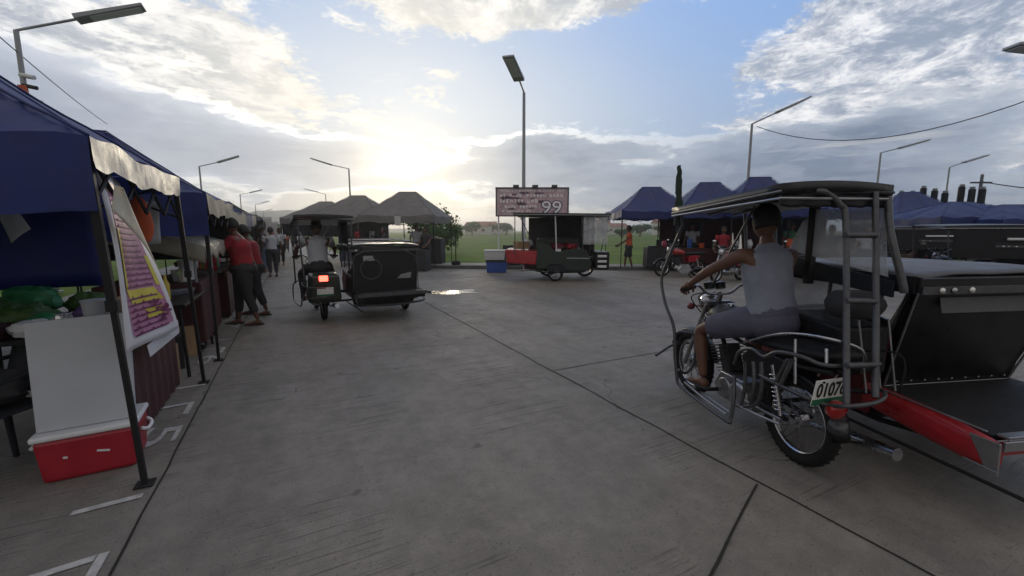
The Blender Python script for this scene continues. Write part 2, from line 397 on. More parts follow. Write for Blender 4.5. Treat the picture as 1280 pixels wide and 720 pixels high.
# ------------------------------------------------------------------ ground
def concrete():
    m=bpy.data.materials.new('lot_concrete'); m.use_nodes=True; nt=m.node_tree; N=nt.nodes; L=nt.links; b=N['Principled BSDF']
    g=N.new('ShaderNodeNewGeometry'); 
    def noise_(s,d=8,r=.6,vec=None,sx=None):
        n=N.new('ShaderNodeTexNoise'); n.inputs['Scale'].default_value=s; n.inputs['Detail'].default_value=d; n.inputs['Roughness'].default_value=r
        if sx:
            mp=N.new('ShaderNodeMapping'); mp.inputs['Scale'].default_value=sx; mp.inputs['Rotation'].default_value=(0,0,vec or 0); L.new(g.outputs['Position'],mp.inputs[0]); L.new(mp.outputs[0],n.inputs['Vector'])
        else: L.new(g.outputs['Position'],n.inputs['Vector'])
        return n.outputs[0]
    def mr(x,a,b_,c,d):
        n=N.new('ShaderNodeMapRange'); L.new(x,n.inputs[0]); n.inputs[1].default_value=a; n.inputs[2].default_value=b_; n.inputs[3].default_value=c; n.inputs[4].default_value=d; return n.outputs[0]
    def mul(a,b_):
        n=N.new('ShaderNodeMath'); n.operation='MULTIPLY'; L.new(a,n.inputs[0]); L.new(b_,n.inputs[1]); return n.outputs[0]
    big=mr(noise_(.45,6,.6),.3,.7,.82,1.14); mid=mr(noise_(3.5,7,.7),.3,.7,.92,1.08); fin=mr(noise_(90,5,.75),.3,.7,.78,1.22)
    stain=mr(noise_(1.7,5,.75),.58,.72,1,.78)
    lane=mr(noise_(1.0,4,.6,0,(2.2,.12,1)),.35,.7,1.08,.82)
    # broom scratches across the lane, only in patches
    br=noise_(1,3,.7,0,(.9,60,1)); brm=mr(br,.56,.63,0,1); patch=mr(noise_(.8,4,.6),.47,.55,0,1); bro=mul(brm,patch)
    def voro(s,feat,rnd=1.0):
        n=N.new('ShaderNodeTexVoronoi'); n.feature=feat; n.inputs['Scale'].default_value=s; n.inputs['Randomness'].default_value=rnd
        wv=N.new('ShaderNodeTexNoise'); wv.inputs['Scale'].default_value=s*2.2; wv.inputs['Detail'].default_value=5; L.new(g.outputs['Position'],wv.inputs['Vector'])
        ad=N.new('ShaderNodeVectorMath'); ad.operation='MULTIPLY_ADD'; L.new(wv.outputs['Color'],ad.inputs[0]); ad.inputs[1].default_value=(.5/s,.5/s,0); L.new(g.outputs['Position'],ad.inputs[2]); L.new(ad.outputs[0],n.inputs['Vector']); return n.outputs['Distance']
    def add_(a,b_):
        n=N.new('ShaderNodeMath'); n.operation='MAXIMUM'; L.new(a,n.inputs[0]); L.new(b_,n.inputs[1]); return n.outputs[0]
    crack=add_(mr(voro(.33,'DISTANCE_TO_EDGE'),.0008,.0026,.45,1),mr(noise_(.5,3,.6),.42,.46,0,1))
    crack.node.use_clamp=True
    drips=mr(voro(2.3,'F1'),.045,.10,.55,1); grit=mr(voro(31,'F1'),.10,.22,.62,1); gritm=add_(grit,mr(noise_(2.5,3,.6),.46,.60,0,1))
    patchy=mr(noise_(7,6,.75),.35,.65,.90,1.10)
    v=mul(mul(mul(mul(big,mid),mul(fin,stain)),lane),mul(mul(crack,drips),mul(gritm,patchy)))
    mx=N.new('ShaderNodeMix'); mx.data_type='RGBA'; mx.blend_type='MULTIPLY'; mx.inputs[0].default_value=1; mx.inputs[6].default_value=(.205,.190,.172,1); L.new(v,mx.inputs[7])
    m2=N.new('ShaderNodeMix'); m2.data_type='RGBA'; L.new(mul(bro,mr(noise_(5,2),.3,.7,.2,.95)),m2.inputs[0]); L.new(mx.outputs[2],m2.inputs[6]); m2.inputs[7].default_value=(.06,.055,.05,1)
    L.new(m2.outputs[2],b.inputs['Base Color'])
    L.new(mr(noise_(2.0,6,.7),.3,.7,.50,.78),b.inputs['Roughness'])
    bp=N.new('ShaderNodeBump'); bp.inputs['Strength'].default_value=.6; bp.inputs['Distance'].default_value=.01
    n=N.new('ShaderNodeMath'); n.operation='ADD'; L.new(noise_(110,5,.7),n.inputs[0]); L.new(mr(noise_(6,6,.6),0,1,0,1.5),n.inputs[1]); 
    n3=N.new('ShaderNodeMath'); n3.operation='SUBTRACT'; L.new(n.outputs[0],n3.inputs[0]); L.new(bro,n3.inputs[1])
    L.new(n3.outputs[0],bp.inputs['Height']); L.new(bp.outputs[0],b.inputs['Normal'])
    return m
M['concrete']=concrete()
M['grass']=mat('grass_ground',(.095,.15,.03),.95,var=.4,scale=.25,bump=.6,bscale=8,spec=.08)
M['hill']=mat('hill_forest',(.05,.08,.05),.95,var=.5,scale=.02,bump=1,bscale=.1)
b=MB(); b.add([(-2500,-2500,-.06),(2500,-2500,-.06),(2500,2500,-.06),(-2500,2500,-.06)],[(0,1,2,3)]); tag(b.build('ground',M['grass']),kind='structure')
CD=Vector((.845,-.535,0)).normalized(); CN=Vector((-CD.y,CD.x,0)); C0=Vector((5.4,16.0,0))   # kerb line
def cl(a,o=0,z=0): p=C0+CD*a+CN*o; return Vector((p.x,p.y,z))
b=MB(); e0=cl(-3.4); e1=cl(60)
b.add([(-4.7,-30,0),(e1.x,-45,0),(e1.x,e1.y,0),(e0.x,e0.y,0),(e0.x,260,0),(-4.7,260,0)],[(0,1,2,3,4,5)]); tag(b.build('concrete_lot',M['concrete']),kind='structure')
b=MB(); b.box((-0.2,0,0),(.001,.001,.001)); b=MB()
k0=cl(-3.3);
b.prism([(0,-.06),(0,.10),(.02,.13),(.2,.13),(.2,-.06)],lambda a,z,d: cl(d,a,z),-3.3,58); tag(b.build('kerb',M['kerb']),kind='structure')
b=MB(); b.prism([(.203,-.06),(.203,.122),(1.5,.122),(1.5,-.06)],lambda a,z,d: cl(d,a,z),-3.3,58); tag(b.build('sidewalk',M['walk']),kind='structure')
# expansion joints: thin wavy tar lines
def strip(b,p,q,wd,z,wob=.012):
    p=Vector(p);q=Vector(q);d=q-p;n=max(2,int(d.length/.25));s=Vector((-d.y,d.x,0)).normalized(); Lp=[];Rp=[]
    for i in range(n+1):
        c=p+d*i/n; o=(noise.noise(c*2.3)*wob); k=wd*(.75+.6*abs(noise.noise(c*5+Vector((9,3,1)))))
        Lp.append(c+s*(o+k/2)+Vector((0,0,z)));Rp.append(c+s*(o-k/2)+Vector((0,0,z)))
    b.add(Lp+Rp,[(i,i+1,n+2+i,n+1+i) for i in range(n)])
b=MB()
strip(b,(2.39,-8,0),(2.45,60,0),.015,.004,.014); strip(b,(-.80,-8,0),(-.82,120,0),.014,.004)
for y0,x0,x1 in ((-3.2,-.8,2.38),(7.9-12.6,-.8,2.38)): strip(b,(x0,y0,0),(x1,y0,0),.013,.0045)
strip(b,(.2,.55,0),(2.37,1.42,0),.014,.0045)
strip(b,(2.41,3.72,0),(8.5,3.66,0),.012,.0045)
for y in (14.,19,24,30,38,48): strip(b,(-.8,y,0),(2.4,y,0),.012,.0045)
tag(b.build('slab_joints',M['joint']),kind='structure')
# painted stall marks and numbers
b=MB()
def pbox(x0,y0,x1,y1,z=.005,sk=0.0): b.add([(x0,y0+sk,z),(x1,y0,z),(x1,y1,z),(x0,y1+sk,z)],[(0,1,2,3)])
for yy in (2.95,4.93,6.92,8.9,10.9,12.9,14.9):
    pbox(-1.14,yy-.02,-.85,yy+.025,sk=-.03)
    pbox(-1.14,yy-.52,-.90,yy-.475,sk=-.03); pbox(-.895,yy-.75,-.855,yy-.475)
tag(b.build('painted_stall_marks',M['paint']),kind='structure')
def text_mesh(name,body,size,mt,M4,parent=None,ext=0.0,align='CENTER',bold=0.0):
    cu=bpy.data.curves.new(name,'FONT'); cu.body=body; cu.size=size; cu.extrude=ext; cu.align_x=align; cu.align_y='CENTER'; cu.offset=bold; cu.resolution_u=3
    o=bpy.data.objects.new(name,cu); COL.objects.link(o)
    dg=bpy.context.evaluated_depsgraph_get(); me=bpy.data.meshes.new_from_object(o.evaluated_get(dg)); bpy.data.objects.remove(o); bpy.data.curves.remove(cu)
    me.transform(M4); me.materials.clear(); me.materials.append(mt); o=bpy.data.objects.new(name,me); COL.objects.link(o)
    if parent is not None: o.parent=parent
    return o
for ch,yy in (('5',3.80),('6',5.9),('7',7.9)):
    o=text_mesh('painted_number',ch,.52,M['paint'],Matrix.Translation((-.965,yy,.005))@Matrix.Rotation(-math.pi/2,4,'Z')@Matrix.Diagonal((1.7,.62,1,1)),bold=.0); o['kind']='structure'
# puddle
def puddle(px,py,r1,r2,rz,name='puddle'):
    c=gnd(px,py); b=MB(); n=48; vs=[(0,0,.0055)]
    for i in range(n):
        t=2*math.pi*i/n; k=.62+.75*abs(noise.noise(Vector((math.cos(t)*1.6,math.sin(t)*1.6,px*.1))))
        vs.append((math.cos(t)*r1*k,math.sin(t)*r2*k,.0055))
    b.add(vs,[(0,i+1,(i+1)%n+1) for i in range(n)]); o=b.build(name,M['water'],loc=(c.x,c.y,0)); o.rotation_euler=(0,0,rz); tag(o,kind='structure')
M['water']=mat('puddle_water',(.03,.03,.03),.03,var=.05,spec=1.0)
M['water'].node_tree.nodes['Principled BSDF'].inputs['IOR'].default_value=1.33
puddle(552,365.5,1.0,.30,-YAW); puddle(586,363,.25,.12,-YAW)
# hill
b=MB(); 
def hillfn(u,v):
    x=-340+u*620; y=520+v*420
    p=Vector((x,y,0)); e=math.exp(-(((x+4)/62)**2)**1.6)*29+math.exp(-((x+150)/70)**2)*14+math.exp(-((x-190)/90)**2)*7
    e*=math.exp(-((y-640)/110)**2)*1.0
    e+=noise.fractal(p*.03,1,2,5)*3.0*min(1,e/8)
    return (x,y,e-1.5)
b.grid(160,60,hillfn); tag(b.build('hill',M['hill'],smooth=True),kind='structure')
# ------------------------------------------------------------------ people
def skin_obj(name, chains, mt, parent=None, sub=2):
    """chains: list of lists of (point, radius); points shared by value join up"""
    vs=[];rs=[];es=[];idx={}
    def vi(p,r):
        k=(round(p[0],4),round(p[1],4),round(p[2],4))
        if k not in idx: idx[k]=len(vs); vs.append(tuple(p)); rs.append(r if isinstance(r,tuple) else (r,r))
        return idx[k]
    roots=[]
    for ch in chains:
        last=None
        for p,r in ch:
            i=vi(p,r)
            if last is not None and last!=i: es.append((last,i))
            last=i
    me=bpy.data.meshes.new(name); me.from_pydata(vs,es,[])
    o=bpy.data.objects.new(name,me); COL.objects.link(o)
    md=o.modifiers.new('k','SKIN'); md.use_smooth_shade=True
    # one root per island
    par=list(range(len(vs)))
    def fd(a):
        while par[a]!=a: a=par[a]
        return a
    for a,b in es: par[fd(a)]=fd(b)
    seen=set()
    for i,sv in enumerate(me.skin_vertices[0].data):
        sv.radius=rs[i]; q=fd(i); sv.use_root = q not in seen; seen.add(q)
    s2=o.modifiers.new('s','SUBSURF'); s2.levels=sub; s2.render_levels=sub
    dg=bpy.context.evaluated_depsgraph_get(); dg.update()
    m2=bpy.data.meshes.new_from_object(o.evaluated_get(dg)); bpy.data.objects.remove(o)
    return m2
def V(*a): return Vector(a)
def lerp(a,b,t): return Vector(a)+(Vector(b)-Vector(a))*t
def head_mb(b, c, fwd, up, s=1.0):
    """head with face; c = centre, fwd = facing direction"""
    up=Vector(up).normalized(); fwd=Vector(fwd); fwd=(fwd-up*fwd.dot(up)).normalized(); sd=fwd.cross(up)
    def W(x,y,z): return Vector(c)+(sd*x+fwd*y+up*z)*s
    def fn(p,d):
        x,y,z=p.x,p.y,p.z
        t=max(0,-z/.12)                       # towards the jaw
        x*=1-.34*t*t; y=y*(1-.12*t)+(.012*t if y>0 else .022*t)
        if d.y>.55 and abs(z)<.05: y-=.006*(1-abs(z)/.05)*(1 if abs(x)>.02 else .2)
        return Vector((x,y,z))
    base=len(b.v); b.ball((0,0,0),(.076,.096,.120),24,20,fn=fn)
    for i in range(base,len(b.v)): p=b.v[i]; b.v[i]=W(p.x,p.y,p.z)
    b.loft([(W(0,.088,.028),sd*.009*s,up*.012*s),(W(0,.100,.004),sd*.013*s,up*.012*s),(W(0,.108,-.018),sd*.017*s,up*.010*s),(W(0,.092,-.026),sd*.015*s,up*.006*s)],8)
    for k in (-1,1):
        b.loft([(W(k*.070,-.004,.006),fwd*.018*s,up*.031*s),(W(k*.080,-.008,.008),fwd*.019*s,up*.032*s),(W(k*.086,-.014,.010),fwd*.010*s,up*.022*s)],10)
    b.loft([(W(0,.086,-.055),sd*.024*s,up*.007*s),(W(0,.093,-.055),sd*.020*s,up*.006*s)],10)
    return W
def hand_chains(wrist, dirn, palm_n, curl=.5, s=1.0, side=1):
    """five fingers, each a chain rooted inside the palm; dirn wrist->fingers, palm_n where the palm faces"""
    d=Vector(dirn).normalized(); n=Vector(palm_n); n=(n-d*n.dot(d)).normalized(); a=d.cross(n)*side
    w=Vector(wrist); pc=w+d*.045*s
    ch=[[(w,.024*s),(pc,(.036*s)),(w+d*.085*s,.034*s)]]
    for i,(off,ln) in enumerate(((.030,.062),(.010,.072),(-.010,.067),(-.029,.052))):
        p0=w+d*.080*s+a*off*s; c1=curl*1.0; 
        p1=p0+(d*math.cos(c1*.6)+n*math.sin(c1*.6))*ln*.5*s; p2=p1+(d*math.cos(c1*1.6)+n*math.sin(c1*1.6))*ln*.34*s; p3=p2+(d*math.cos(c1*2.5)+n*math.sin(c1*2.5))*ln*.28*s
        ch.append([(w+d*.055*s+a*off*.7*s,.011*s),(p0,.0105*s),(p1,.0095*s),(p2,.0088*s),(p3,.0070*s)])
    t0=w+d*.022*s+a*.022*s; t1=w+d*.048*s+a*.052*s+n*.012*s; t2=w+d*.074*s+a*.052*s+n*.034*s*(.4+curl)
    ch.append([(t0,.013*s),(t1,.0115*s),(t2,.0085*s)])
    return ch
def person(label, loc, rz, J, shirt='redshirt', pants='dark', hair=True, sleeves=.5, legs=1.0, group=None, fwd=(0,1,0), name='person', fine=True, cap=None, up=None, curl=.9, shoes=None, girth=1.0, bare_legs=False):
    """J: joint dict in local coordinates (x right, y forward, z up)"""
    root=thing(name, loc, rz, label, 'person', group)
    g=girth
    P={k:Vector(v) for k,v in J.items()}
    up=Vector(up) if up else (P['head']-P['neck']).normalized()
    spine=[(P['hip'],.115*g),(lerp(P['hip'],P['chest'],.5),.112*g),(P['chest'],.122*g),(P['neck'],.052),(lerp(P['neck'],P['head'],.55),.050)]
    ch=[spine]
    for k,sgn in (('l',-1),('r',1)):
        sh=P['sh'+k];e=P['el'+k];w=P['wr'+k]
        ch.append([(P['chest'],.122*g),(sh,.060),(lerp(sh,e,.5),.046),(e,.038),(lerp(e,w,.3),.036),(w,.024)])
        hp=P['hp'+k];kn=P['kn'+k];an=P['an'+k]
        ch.append([(P['hip'],.115*g),(hp,.088*g),(lerp(hp,kn,.5),.072*g),(kn,.052),(lerp(kn,an,.35),.050),(an,.032)])
    me=skin_obj('bodytmp',ch,M['skin'],sub=2 if fine else 1)
    b=MB(); b.add([tuple(v.co) for v in me.vertices],[tuple(p.vertices) for p in me.polygons]); bpy.data.meshes.remove(me)
    # hands and feet as islands of the same mesh
    for k,sgn in (('l',-1),('r',1)):
        hd=Vector(P.get('hd'+k,P['wr'+k]-P['el'+k])); pn=Vector(P.get('pn'+k,(-sgn,0,-.2)))
        hm=skin_obj('handtmp',hand_chains(P['wr'+k],hd,pn,curl,1.0,sgn),M['skin'],sub=1)
        b.add([tuple(v.co) for v in hm.vertices],[tuple(p.vertices) for p in hm.polygons]); bpy.data.meshes.remove(hm)
        an=P['an'+k]; ft=Vector(P.get('ft'+k,(0,1,0))).normalized(); u,v=frame_for(ft); s_=Vector((ft.y,-ft.x,0)).normalized(); vv=s_.cross(ft)
        b.loft([(an-ft*.045-V(0,0,.045),s_*.030,vv*.030),(an-V(0,0,.035),s_*.036,vv*.042),(an+ft*.06-V(0,0,.048),s_*.040,vv*.030),(an+ft*.13-V(0,0,.060),s_*.046,vv*.019),(an+ft*.175-V(0,0,.064),s_*.034,vv*.012)],12,sm=2)
    W=head_mb(b,P['head'],fwd,up)
    body=b.build('body',M['skin'],root,smooth=True)
    for k in (-1,1):
        e=MB(); e.ball(W(k*.031,.083,.016),(.013,.008,.009),8,6); e.build('eye',M['hair'],body,smooth=True)
    if hair:
        h=MB(); base=len(h.v)
        def fn(p,d):
            if p.y>.03 and p.z<.055: return Vector((p.x*.8,min(p.y,.05),p.z))*.9
            if p.z<-.055: return Vector((p.x*.85,p.y*.85,-.055-(p.z+.055)*.1))
            return p
        h.ball((0,0,0),(.089,.108,.131),30,24,fn=fn)
        for i in range(len(h.v)): p=h.v[i]; n_=noise.noise(p*45)*.007; h.v[i]=W(p.x*(1+n_*5),p.y-.006,p.z+.006+n_)
        h.build('hair',M['hair'],root,smooth=True)
    if cap:
        h=MB(); h.lathe([(.093,-.005),(.094,.02),(.088,.06),(.06,.095),(.01,.108)],c=W(0,-.005,.03),axis=up,seg=20)
        f=Vector(fwd).normalized(); s_=f.cross(up)
        h.panel([W(-.06,.07,.035),W(.06,.07,.035),W(.045,.155,.02),W(-.045,.155,.02)],.006); h.build('cap',M[cap],root,smooth=True)
    # shirt: body tube + sleeves
    def ax(a,b_): return (Vector(b_)-Vector(a)).normalized()
    d=ax(P['hip'],P['neck']); sv=(P['shr']-P['shl']); sw=sv.length; sv.normalize(); fv=d.cross(sv)*-1; fv=sv.cross(d)*-1
    hip,chst,nk=P['hip'],P['chest'],P['neck']
    c=MB()
    bot=hip-d*.05
    c.loft([(bot,sv*.172*g,fv*.135*g),(hip+d*.04,sv*.168*g,fv*.132*g),(lerp(hip,chst,.5),sv*.160*g,fv*.122*g),(chst,sv*.182*g,fv*.128*g),(chst+d*.10,sv*(sw*.5+.012),fv*.112),(nk-d*.055,sv*(sw*.44),fv*.088),(nk-d*.012,sv*.088,fv*.068),(nk+d*.008,sv*.066,fv*.058)],24,sm=3)
    if sleeves>0:
        for k in ('l','r'):
            sh=P['sh'+k]; e=P['el'+k]; en=lerp(sh,e,sleeves); inn=lerp(sh,P['chest']+d*.1,.25)
            dd=(en-inn).normalized(); u,v=frame_for(dd)
            rr=[.068,.074,.066,.060] if sleeves<1.2 else [.068,.074,.056,.046]
            pts=[inn,sh,lerp(sh,en,.5),en]
            c.loft([(pts[i],u*rr[i],v*rr[i]) for i in range(4)],14,sm=2)
    for i,p in enumerate(c.v):
        q=noise.noise(p*Vector((8,8,4)))*.014+noise.noise(p*Vector((20,20,14)))*.008-abs(noise.noise(p*Vector((4,4,15))))*.026; c.v[i]=p+(p-lerp(hip,nk,.5)).normalized()*q
    c.build('shirt',M[shirt],root,smooth=True,sub=1 if fine else 0)
    # trousers / shorts
    t=MB(); t.loft([(hip+d*.07,sv*.155*g,fv*.125*g),(hip,sv*.172*g,fv*.132*g),(lerp(hip,lerp(P['hpl'],P['hpr'],.5),.9)-V(0,0,.03),sv*.165*g,fv*.12*g)],20,sm=3)
    t.ball(hip-V(0,0,.03),(.180*g,.150*g,.135),20,12)
    for k,sgn in (('l',-1),('r',1)):
        hp=P['hp'+k];kn=P['kn'+k];an=P['an'+k]
        if legs<=1: pts=[lerp(hip,hp,.6),hp,lerp(hp,kn,.45*legs),lerp(hp,kn,legs)]; rr=[.10*g,.105*g,.098*g,.088*g]
        else: pts=[lerp(hip,hp,.6),hp,lerp(hp,kn,.5),kn,lerp(kn,an,.5),lerp(kn,an,legs-1)]; rr=[.10*g,.104*g,.086*g,.070,.062,.052]
        secs=[]
        for i,p in enumerate(pts):
            dd=(pts[min(i+1,len(pts)-1)]-pts[max(i-1,0)]).normalized(); u=sv; vv=dd.cross(u).normalized(); u=vv.cross(dd)
            secs.append((p,u*rr[i],vv*rr[i]*1.02))
        t.loft(secs,16,sm=3)
    for i,p in enumerate(t.v): t.v[i]=p+Vector((1,1,0)).normalized()*noise.noise(p*14)*.009
    t.build('trousers' if legs>1.2 else 'shorts',M[pants],root,smooth=True)
    if shoes:
        for k in ('l','r'):
            an=P['an'+k]; ft=Vector(P.get('ft'+k,(0,1,0))).normalized(); s_=Vector((ft.y,-ft.x,0)).normalized(); vv=s_.cross(ft); f=MB()
            z=V(0,0,.072)
            f.loft([(an-ft*.075-z,s_*.034,vv*.010),(an-ft*.02-z,s_*.040,vv*.012),(an+ft*.10-z,s_*.048,vv*.012),(an+ft*.20-z,s_*.034,vv*.010)],12,sm=2)
            f.tube([an+ft*.06-z-s_*.045,an+ft*.07-z+V(0,0,.045),an+ft*.06-z+s_*.045],.009,6,sm=3)
            f.build('slipper',M[shoes],root,smooth=True)
    return root
def stand(h=1.66, lean=0.0, armL=(.10,.05), armR=(.10,.05), step=.0, wide=.09):
    """standing joints; arm = (forward reach, outward)"""
    k=h/1.66; hz_=.90*k
    ch=V(0,lean*.42,(1.22)*k-abs(lean)*.10); nk=V(0,lean*.74,1.40*k-abs(lean)*.20); hd=V(0,lean*.98+.02,1.545*k-abs(lean)*.30)
    J=dict(hip=V(0,0,hz_),chest=ch,neck=nk,head=hd)
    for s_,sg,arm in (('l',-1,armL),('r',1,armR)):
        sh=V(sg*.185,nk.y-.01,nk.z-.055); J['sh'+s_]=sh
        f,o=arm
        e=sh+V(sg*(.04+o),f*.55,-.265+abs(f)*.10); J['el'+s_]=e; J['wr'+s_]=e+V(sg*o*.3,.06+f*.9,-.24+f*.30)
        J['hp'+s_]=V(sg*.095,0,hz_-.03); J['kn'+s_]=V(sg*wide,.03+sg*step*.5,.48*k); J['an'+s_]=V(sg*wide,sg*step-.01,.085)
    return J
# ------------------------------------------------------------------ motorcycle with sidecar (x right, y forward, z up; origin under rear wheel)
def wheel(root, c, rad, name='wheel', seg=36, fine=True, mtr=None):
    b=MB(); b.ring(c,(1,0,0),rad-.038,.038,seg,10,sx=1.05)
    if fine:
        for i in range(seg):  # tread blocks
            a=2*math.pi*i/seg; p=Vector(c)+Vector((0,math.cos(a),math.sin(a)))*(rad-.0055)
            b.box(p,(.05,.012,.008),rot=(a,0,0))
    w_=b.build(name,M['rubber'],root,smooth=50)
    b=MB(); b.ring(c,(1,0,0),rad-.078,.011,seg,8,sx=1.7); b.ring(c,(1,0,0),rad-.066,.006,seg,6,sx=4)
    b.lathe([(.0,-.05),(.03,-.05),(.034,-.03),(.055,-.028),(.055,.028),(.034,.03),(.03,.05),(0,.05)],c=c,axis=(1,0,0),seg=16)
    b.build('rim',M['chrome'],w_,smooth=40)
    b=MB()
    n=28 if fine else 14
    for i in range(n):
        a=2*math.pi*i/n; a2=a+(.5 if i%2 else -.5)
        p=Vector(c)+Vector((.022*(1 if i%4<2 else -1),math.cos(a)*.05,math.sin(a)*.05)); q=Vector(c)+Vector((0,math.cos(a2)*(rad-.08),math.sin(a2)*(rad-.08)))
        b.tube([p,q],.0022 if fine else .003,4)
    b.build('spokes',M['steel'],w_)
    return w_
def T(root, pts, r, name, mt='steel', sm=4, seg=8, paths=None):
    b=MB()
    for q in (paths or [pts]): b.tube(q,r,seg,sm=sm)
    return b.build(name,M[mt] if isinstance(mt,str) else mt,root,smooth=60)
def motorcycle(root, body='black', tankm='black', fine=True, WB=1.22, WR=.29):
    rc=V(0,.04,WR); fc=V(0,WB+.04,WR)
    wheel(root,rc,WR,fine=fine); wheel(root,fc,WR,fine=fine)
    b=MB(); b.tube([V(0,.95,.78),V(0,.72,.42),V(0,.45,.25),V(0,.28,.35),V(0,.15,.62)],.018,8,sm=4)
    for s in (-1,1):
        b.tube([V(s*.05,.95,.78),V(s*.10,.6,.70),V(s*.10,.1,.66),V(s*.10,-.25,.70)],.014,8,sm=4)
        b.tube([V(s*.09,.45,.32),rc+V(s*.09,0,0)],.016,8)
    b.build('bike_frame',M['matt_black'],root,smooth=60)
    for s in (-1,1):
        b=MB(); b.tube([rc+V(s*.12,.02,.02),V(s*.12,.16,.62)],.014,8)
        n=9
        for i in range(n): b.ring(lerp(rc+V(s*.12,.03,.06),V(s*.12,.14,.56),i/(n-1)),(0,.22,1),.026,.005,12,5)
        b.build('shock_absorber',M['chrome'],root,smooth=60)
    b=MB()
    for s in (-1,1): b.tube([fc+V(s*.085,0,0),V(s*.085,.98,.88)],[.020,.015],8)
    b.tube([V(0,1.0,.70),V(0,.93,.98)],.024,10); b.box((0,.99,.74),(.21,.05,.03)); b.box((0,.955,.9),(.21,.05,.03))
    b.build('fork',M['alu'],root,smooth=50)
    # engine
    b=MB(); b.prism([(.34,.20),(.72,.19),(.78,.28),(.70,.40),(.42,.40),(.33,.30)],lambda a,z,d: V(d,a,z),-.11,.11)
    b.lathe([(0,.0),(.095,.0),(.10,.03),(.085,.05),(0,.055)],c=(-.11,.44,.30),axis=(-1,0,0),seg=20); b.lathe([(0,0),(.075,0),(.08,.025),(0,.04)],c=(-.11,.62,.29),axis=(-1,0,0),seg=20)
    e=b.build('engine',M['alu'],root,smooth=40,bevel=.008)
    b=MB()
    for i in range(9): b.box((0,.70+i*.012*1.2,.40+i*.022),(.19-.006*abs(i-5),.17,.008),rot=(-.35,0,0))
    b.box((0,.74,.49),(.11,.11,.2),rot=(-.35,0,0)); b.build('cylinder_fins',M['steel'],e)
    b=MB(); b.tube([V(.06,.84,.46),V(.10,.86,.32),V(.13,.6,.17),V(.14,.2,.20),V(.15,-.02,.24)],.018,8,sm=5); b.tube([V(.15,-.02,.24),V(.15,-.12,.26),V(.15,-.45,.30)],[.034,.042,.036],12)
    b.build('exhaust',M['chrome'],root,smooth=60)
    # tank and seat
    b=MB(); b.loft([(V(0,.50,.74),V(.05,0,0),V(0,0,.04)),(V(0,.56,.77),V(.11,0,0),V(0,0,.075)),(V(0,.72,.80),V(.145,0,0),V(0,0,.10)),(V(0,.88,.81),V(.13,0,0),V(0,0,.095)),(V(0,.97,.79),V(.06,0,0),V(0,0,.05))],18,sm=4)
    tk=b.build('fuel_tank',M[tankm],root,smooth=True)
    b=MB(); b.lathe([(0,.02),(.03,.02),(.034,0),(.034,-.02)],c=(0,.78,.90),seg=14); b.build('filler_cap',M['chrome'],tk,smooth=40)
    b=MB(); b.loft([(V(0,.56,.76),V(.08,0,0),V(0,0,.03)),(V(0,.44,.745),V(.125,0,0),V(0,0,.045)),(V(0,.15,.755),V(.145,0,0),V(0,0,.05)),(V(0,-.12,.775),V(.14,0,0),V(0,0,.045)),(V(0,-.26,.79),V(.09,0,0),V(0,0,.03))],18,sm=4)
    b.build('saddle',M['vinyl'],root,smooth=True)
    for s in (-1,1):
        b=MB(); b.prism([(.10,.50),(.40,.46),(.46,.60),(.36,.69),(.02,.68)],lambda a,z,d: V(s*d,a,z),.105,.125); b.build('side_cover',M[tankm],root,bevel=.008)
    # mudguards
    for cc,a0,a1,nm in ((rc,-10,150,'rear_mudguard'),(fc,20,165,'front_mudguard')):
        b=MB()
        def fn(u,v,cc=cc,a0=a0,a1=a1):
            a=R(a0+(a1-a0)*u) if nm=='front_mudguard' else R(30+150*u); x=-.06+.12*v; rr=WR+.035-(.025*(2*v-1)**2)
            return cc+V(x,math.cos(a)*rr,math.sin(a)*rr)
        b.grid(18,6,fn); b.build(nm,M[body],root,smooth=True,solid=.004)
    # bars, mirrors, lamp
    b=MB(); b.tube([V(-.36,.86,1.03),V(-.20,.93,1.05),V(-.10,.95,.98),V(.10,.95,.98),V(.20,.93,1.05),V(.36,.86,1.03)],.011,8,sm=4); hb=b.build('handlebar',M['chrome'],root,smooth=60)
    for s in (-1,1):
        b=MB(); b.tube([V(s*.25,.906,1.045),V(s*.38,.85,1.028)],.018,10); b.tube([V(s*.25,.93,1.04),V(s*.36,.93,1.02)],.006,6); b.build('grip',M['rubber'],hb,smooth=50)
        b=MB(); b.tube([V(s*.22,.93,1.05),V(s*.27,.96,1.14),V(s*.30,.95,1.17)],.005,6,sm=3); mr_=b.build('mirror',M['black'],root,smooth=50)
        b=MB(); b.loft([(V(s*.33,.925,1.185),V(.062,0,0),V(0,0,.036)),(V(s*.33,.945,1.185),V(.055,0,0),V(0,0,.032)),(V(s*.33,.965,1.185),V(.02,0,0),V(0,0,.015))],6); b.build('mirror_glass',M['lens'],mr_,smooth=30)
    b=MB(); b.lathe([(0,-.09),(.05,-.08),(.085,-.03),(.09,.0)],c=(0,1.08,.88),axis=(0,1,0),seg=20); hl=b.build('headlight',M['chrome'],root,smooth=True)
    b=MB(); b.lathe([(.084,0),(.06,.018),(0,.024)],c=(0,1.08,.88),axis=(0,1,0),seg=20); b.build('lens',M['lens'],hl,smooth=True)
    for s in (-1,1):
        b=MB(); b.lathe([(0,-.03),(.026,-.02),(.03,.01),(0,.02)],c=(s*.19,1.04,.86),axis=(0,1,0),seg=12); b.tube([V(s*.08,1.03,.86),V(s*.18,1.04,.86)],.006,6); b.build('indicator',M['seatred'],root,smooth=True)
    b=MB(); b.lathe([(0,0),(.04,0),(.045,.05),(0,.07)],c=(-.05,1.0,1.01),axis=(0,.35,1),seg=14); b.lathe([(0,0),(.04,0),(.045,.05),(0,.07)],c=(.05,1.0,1.01),axis=(0,.35,1),seg=14); b.build('gauges',M['black'],root,smooth=40)
    b=MB()
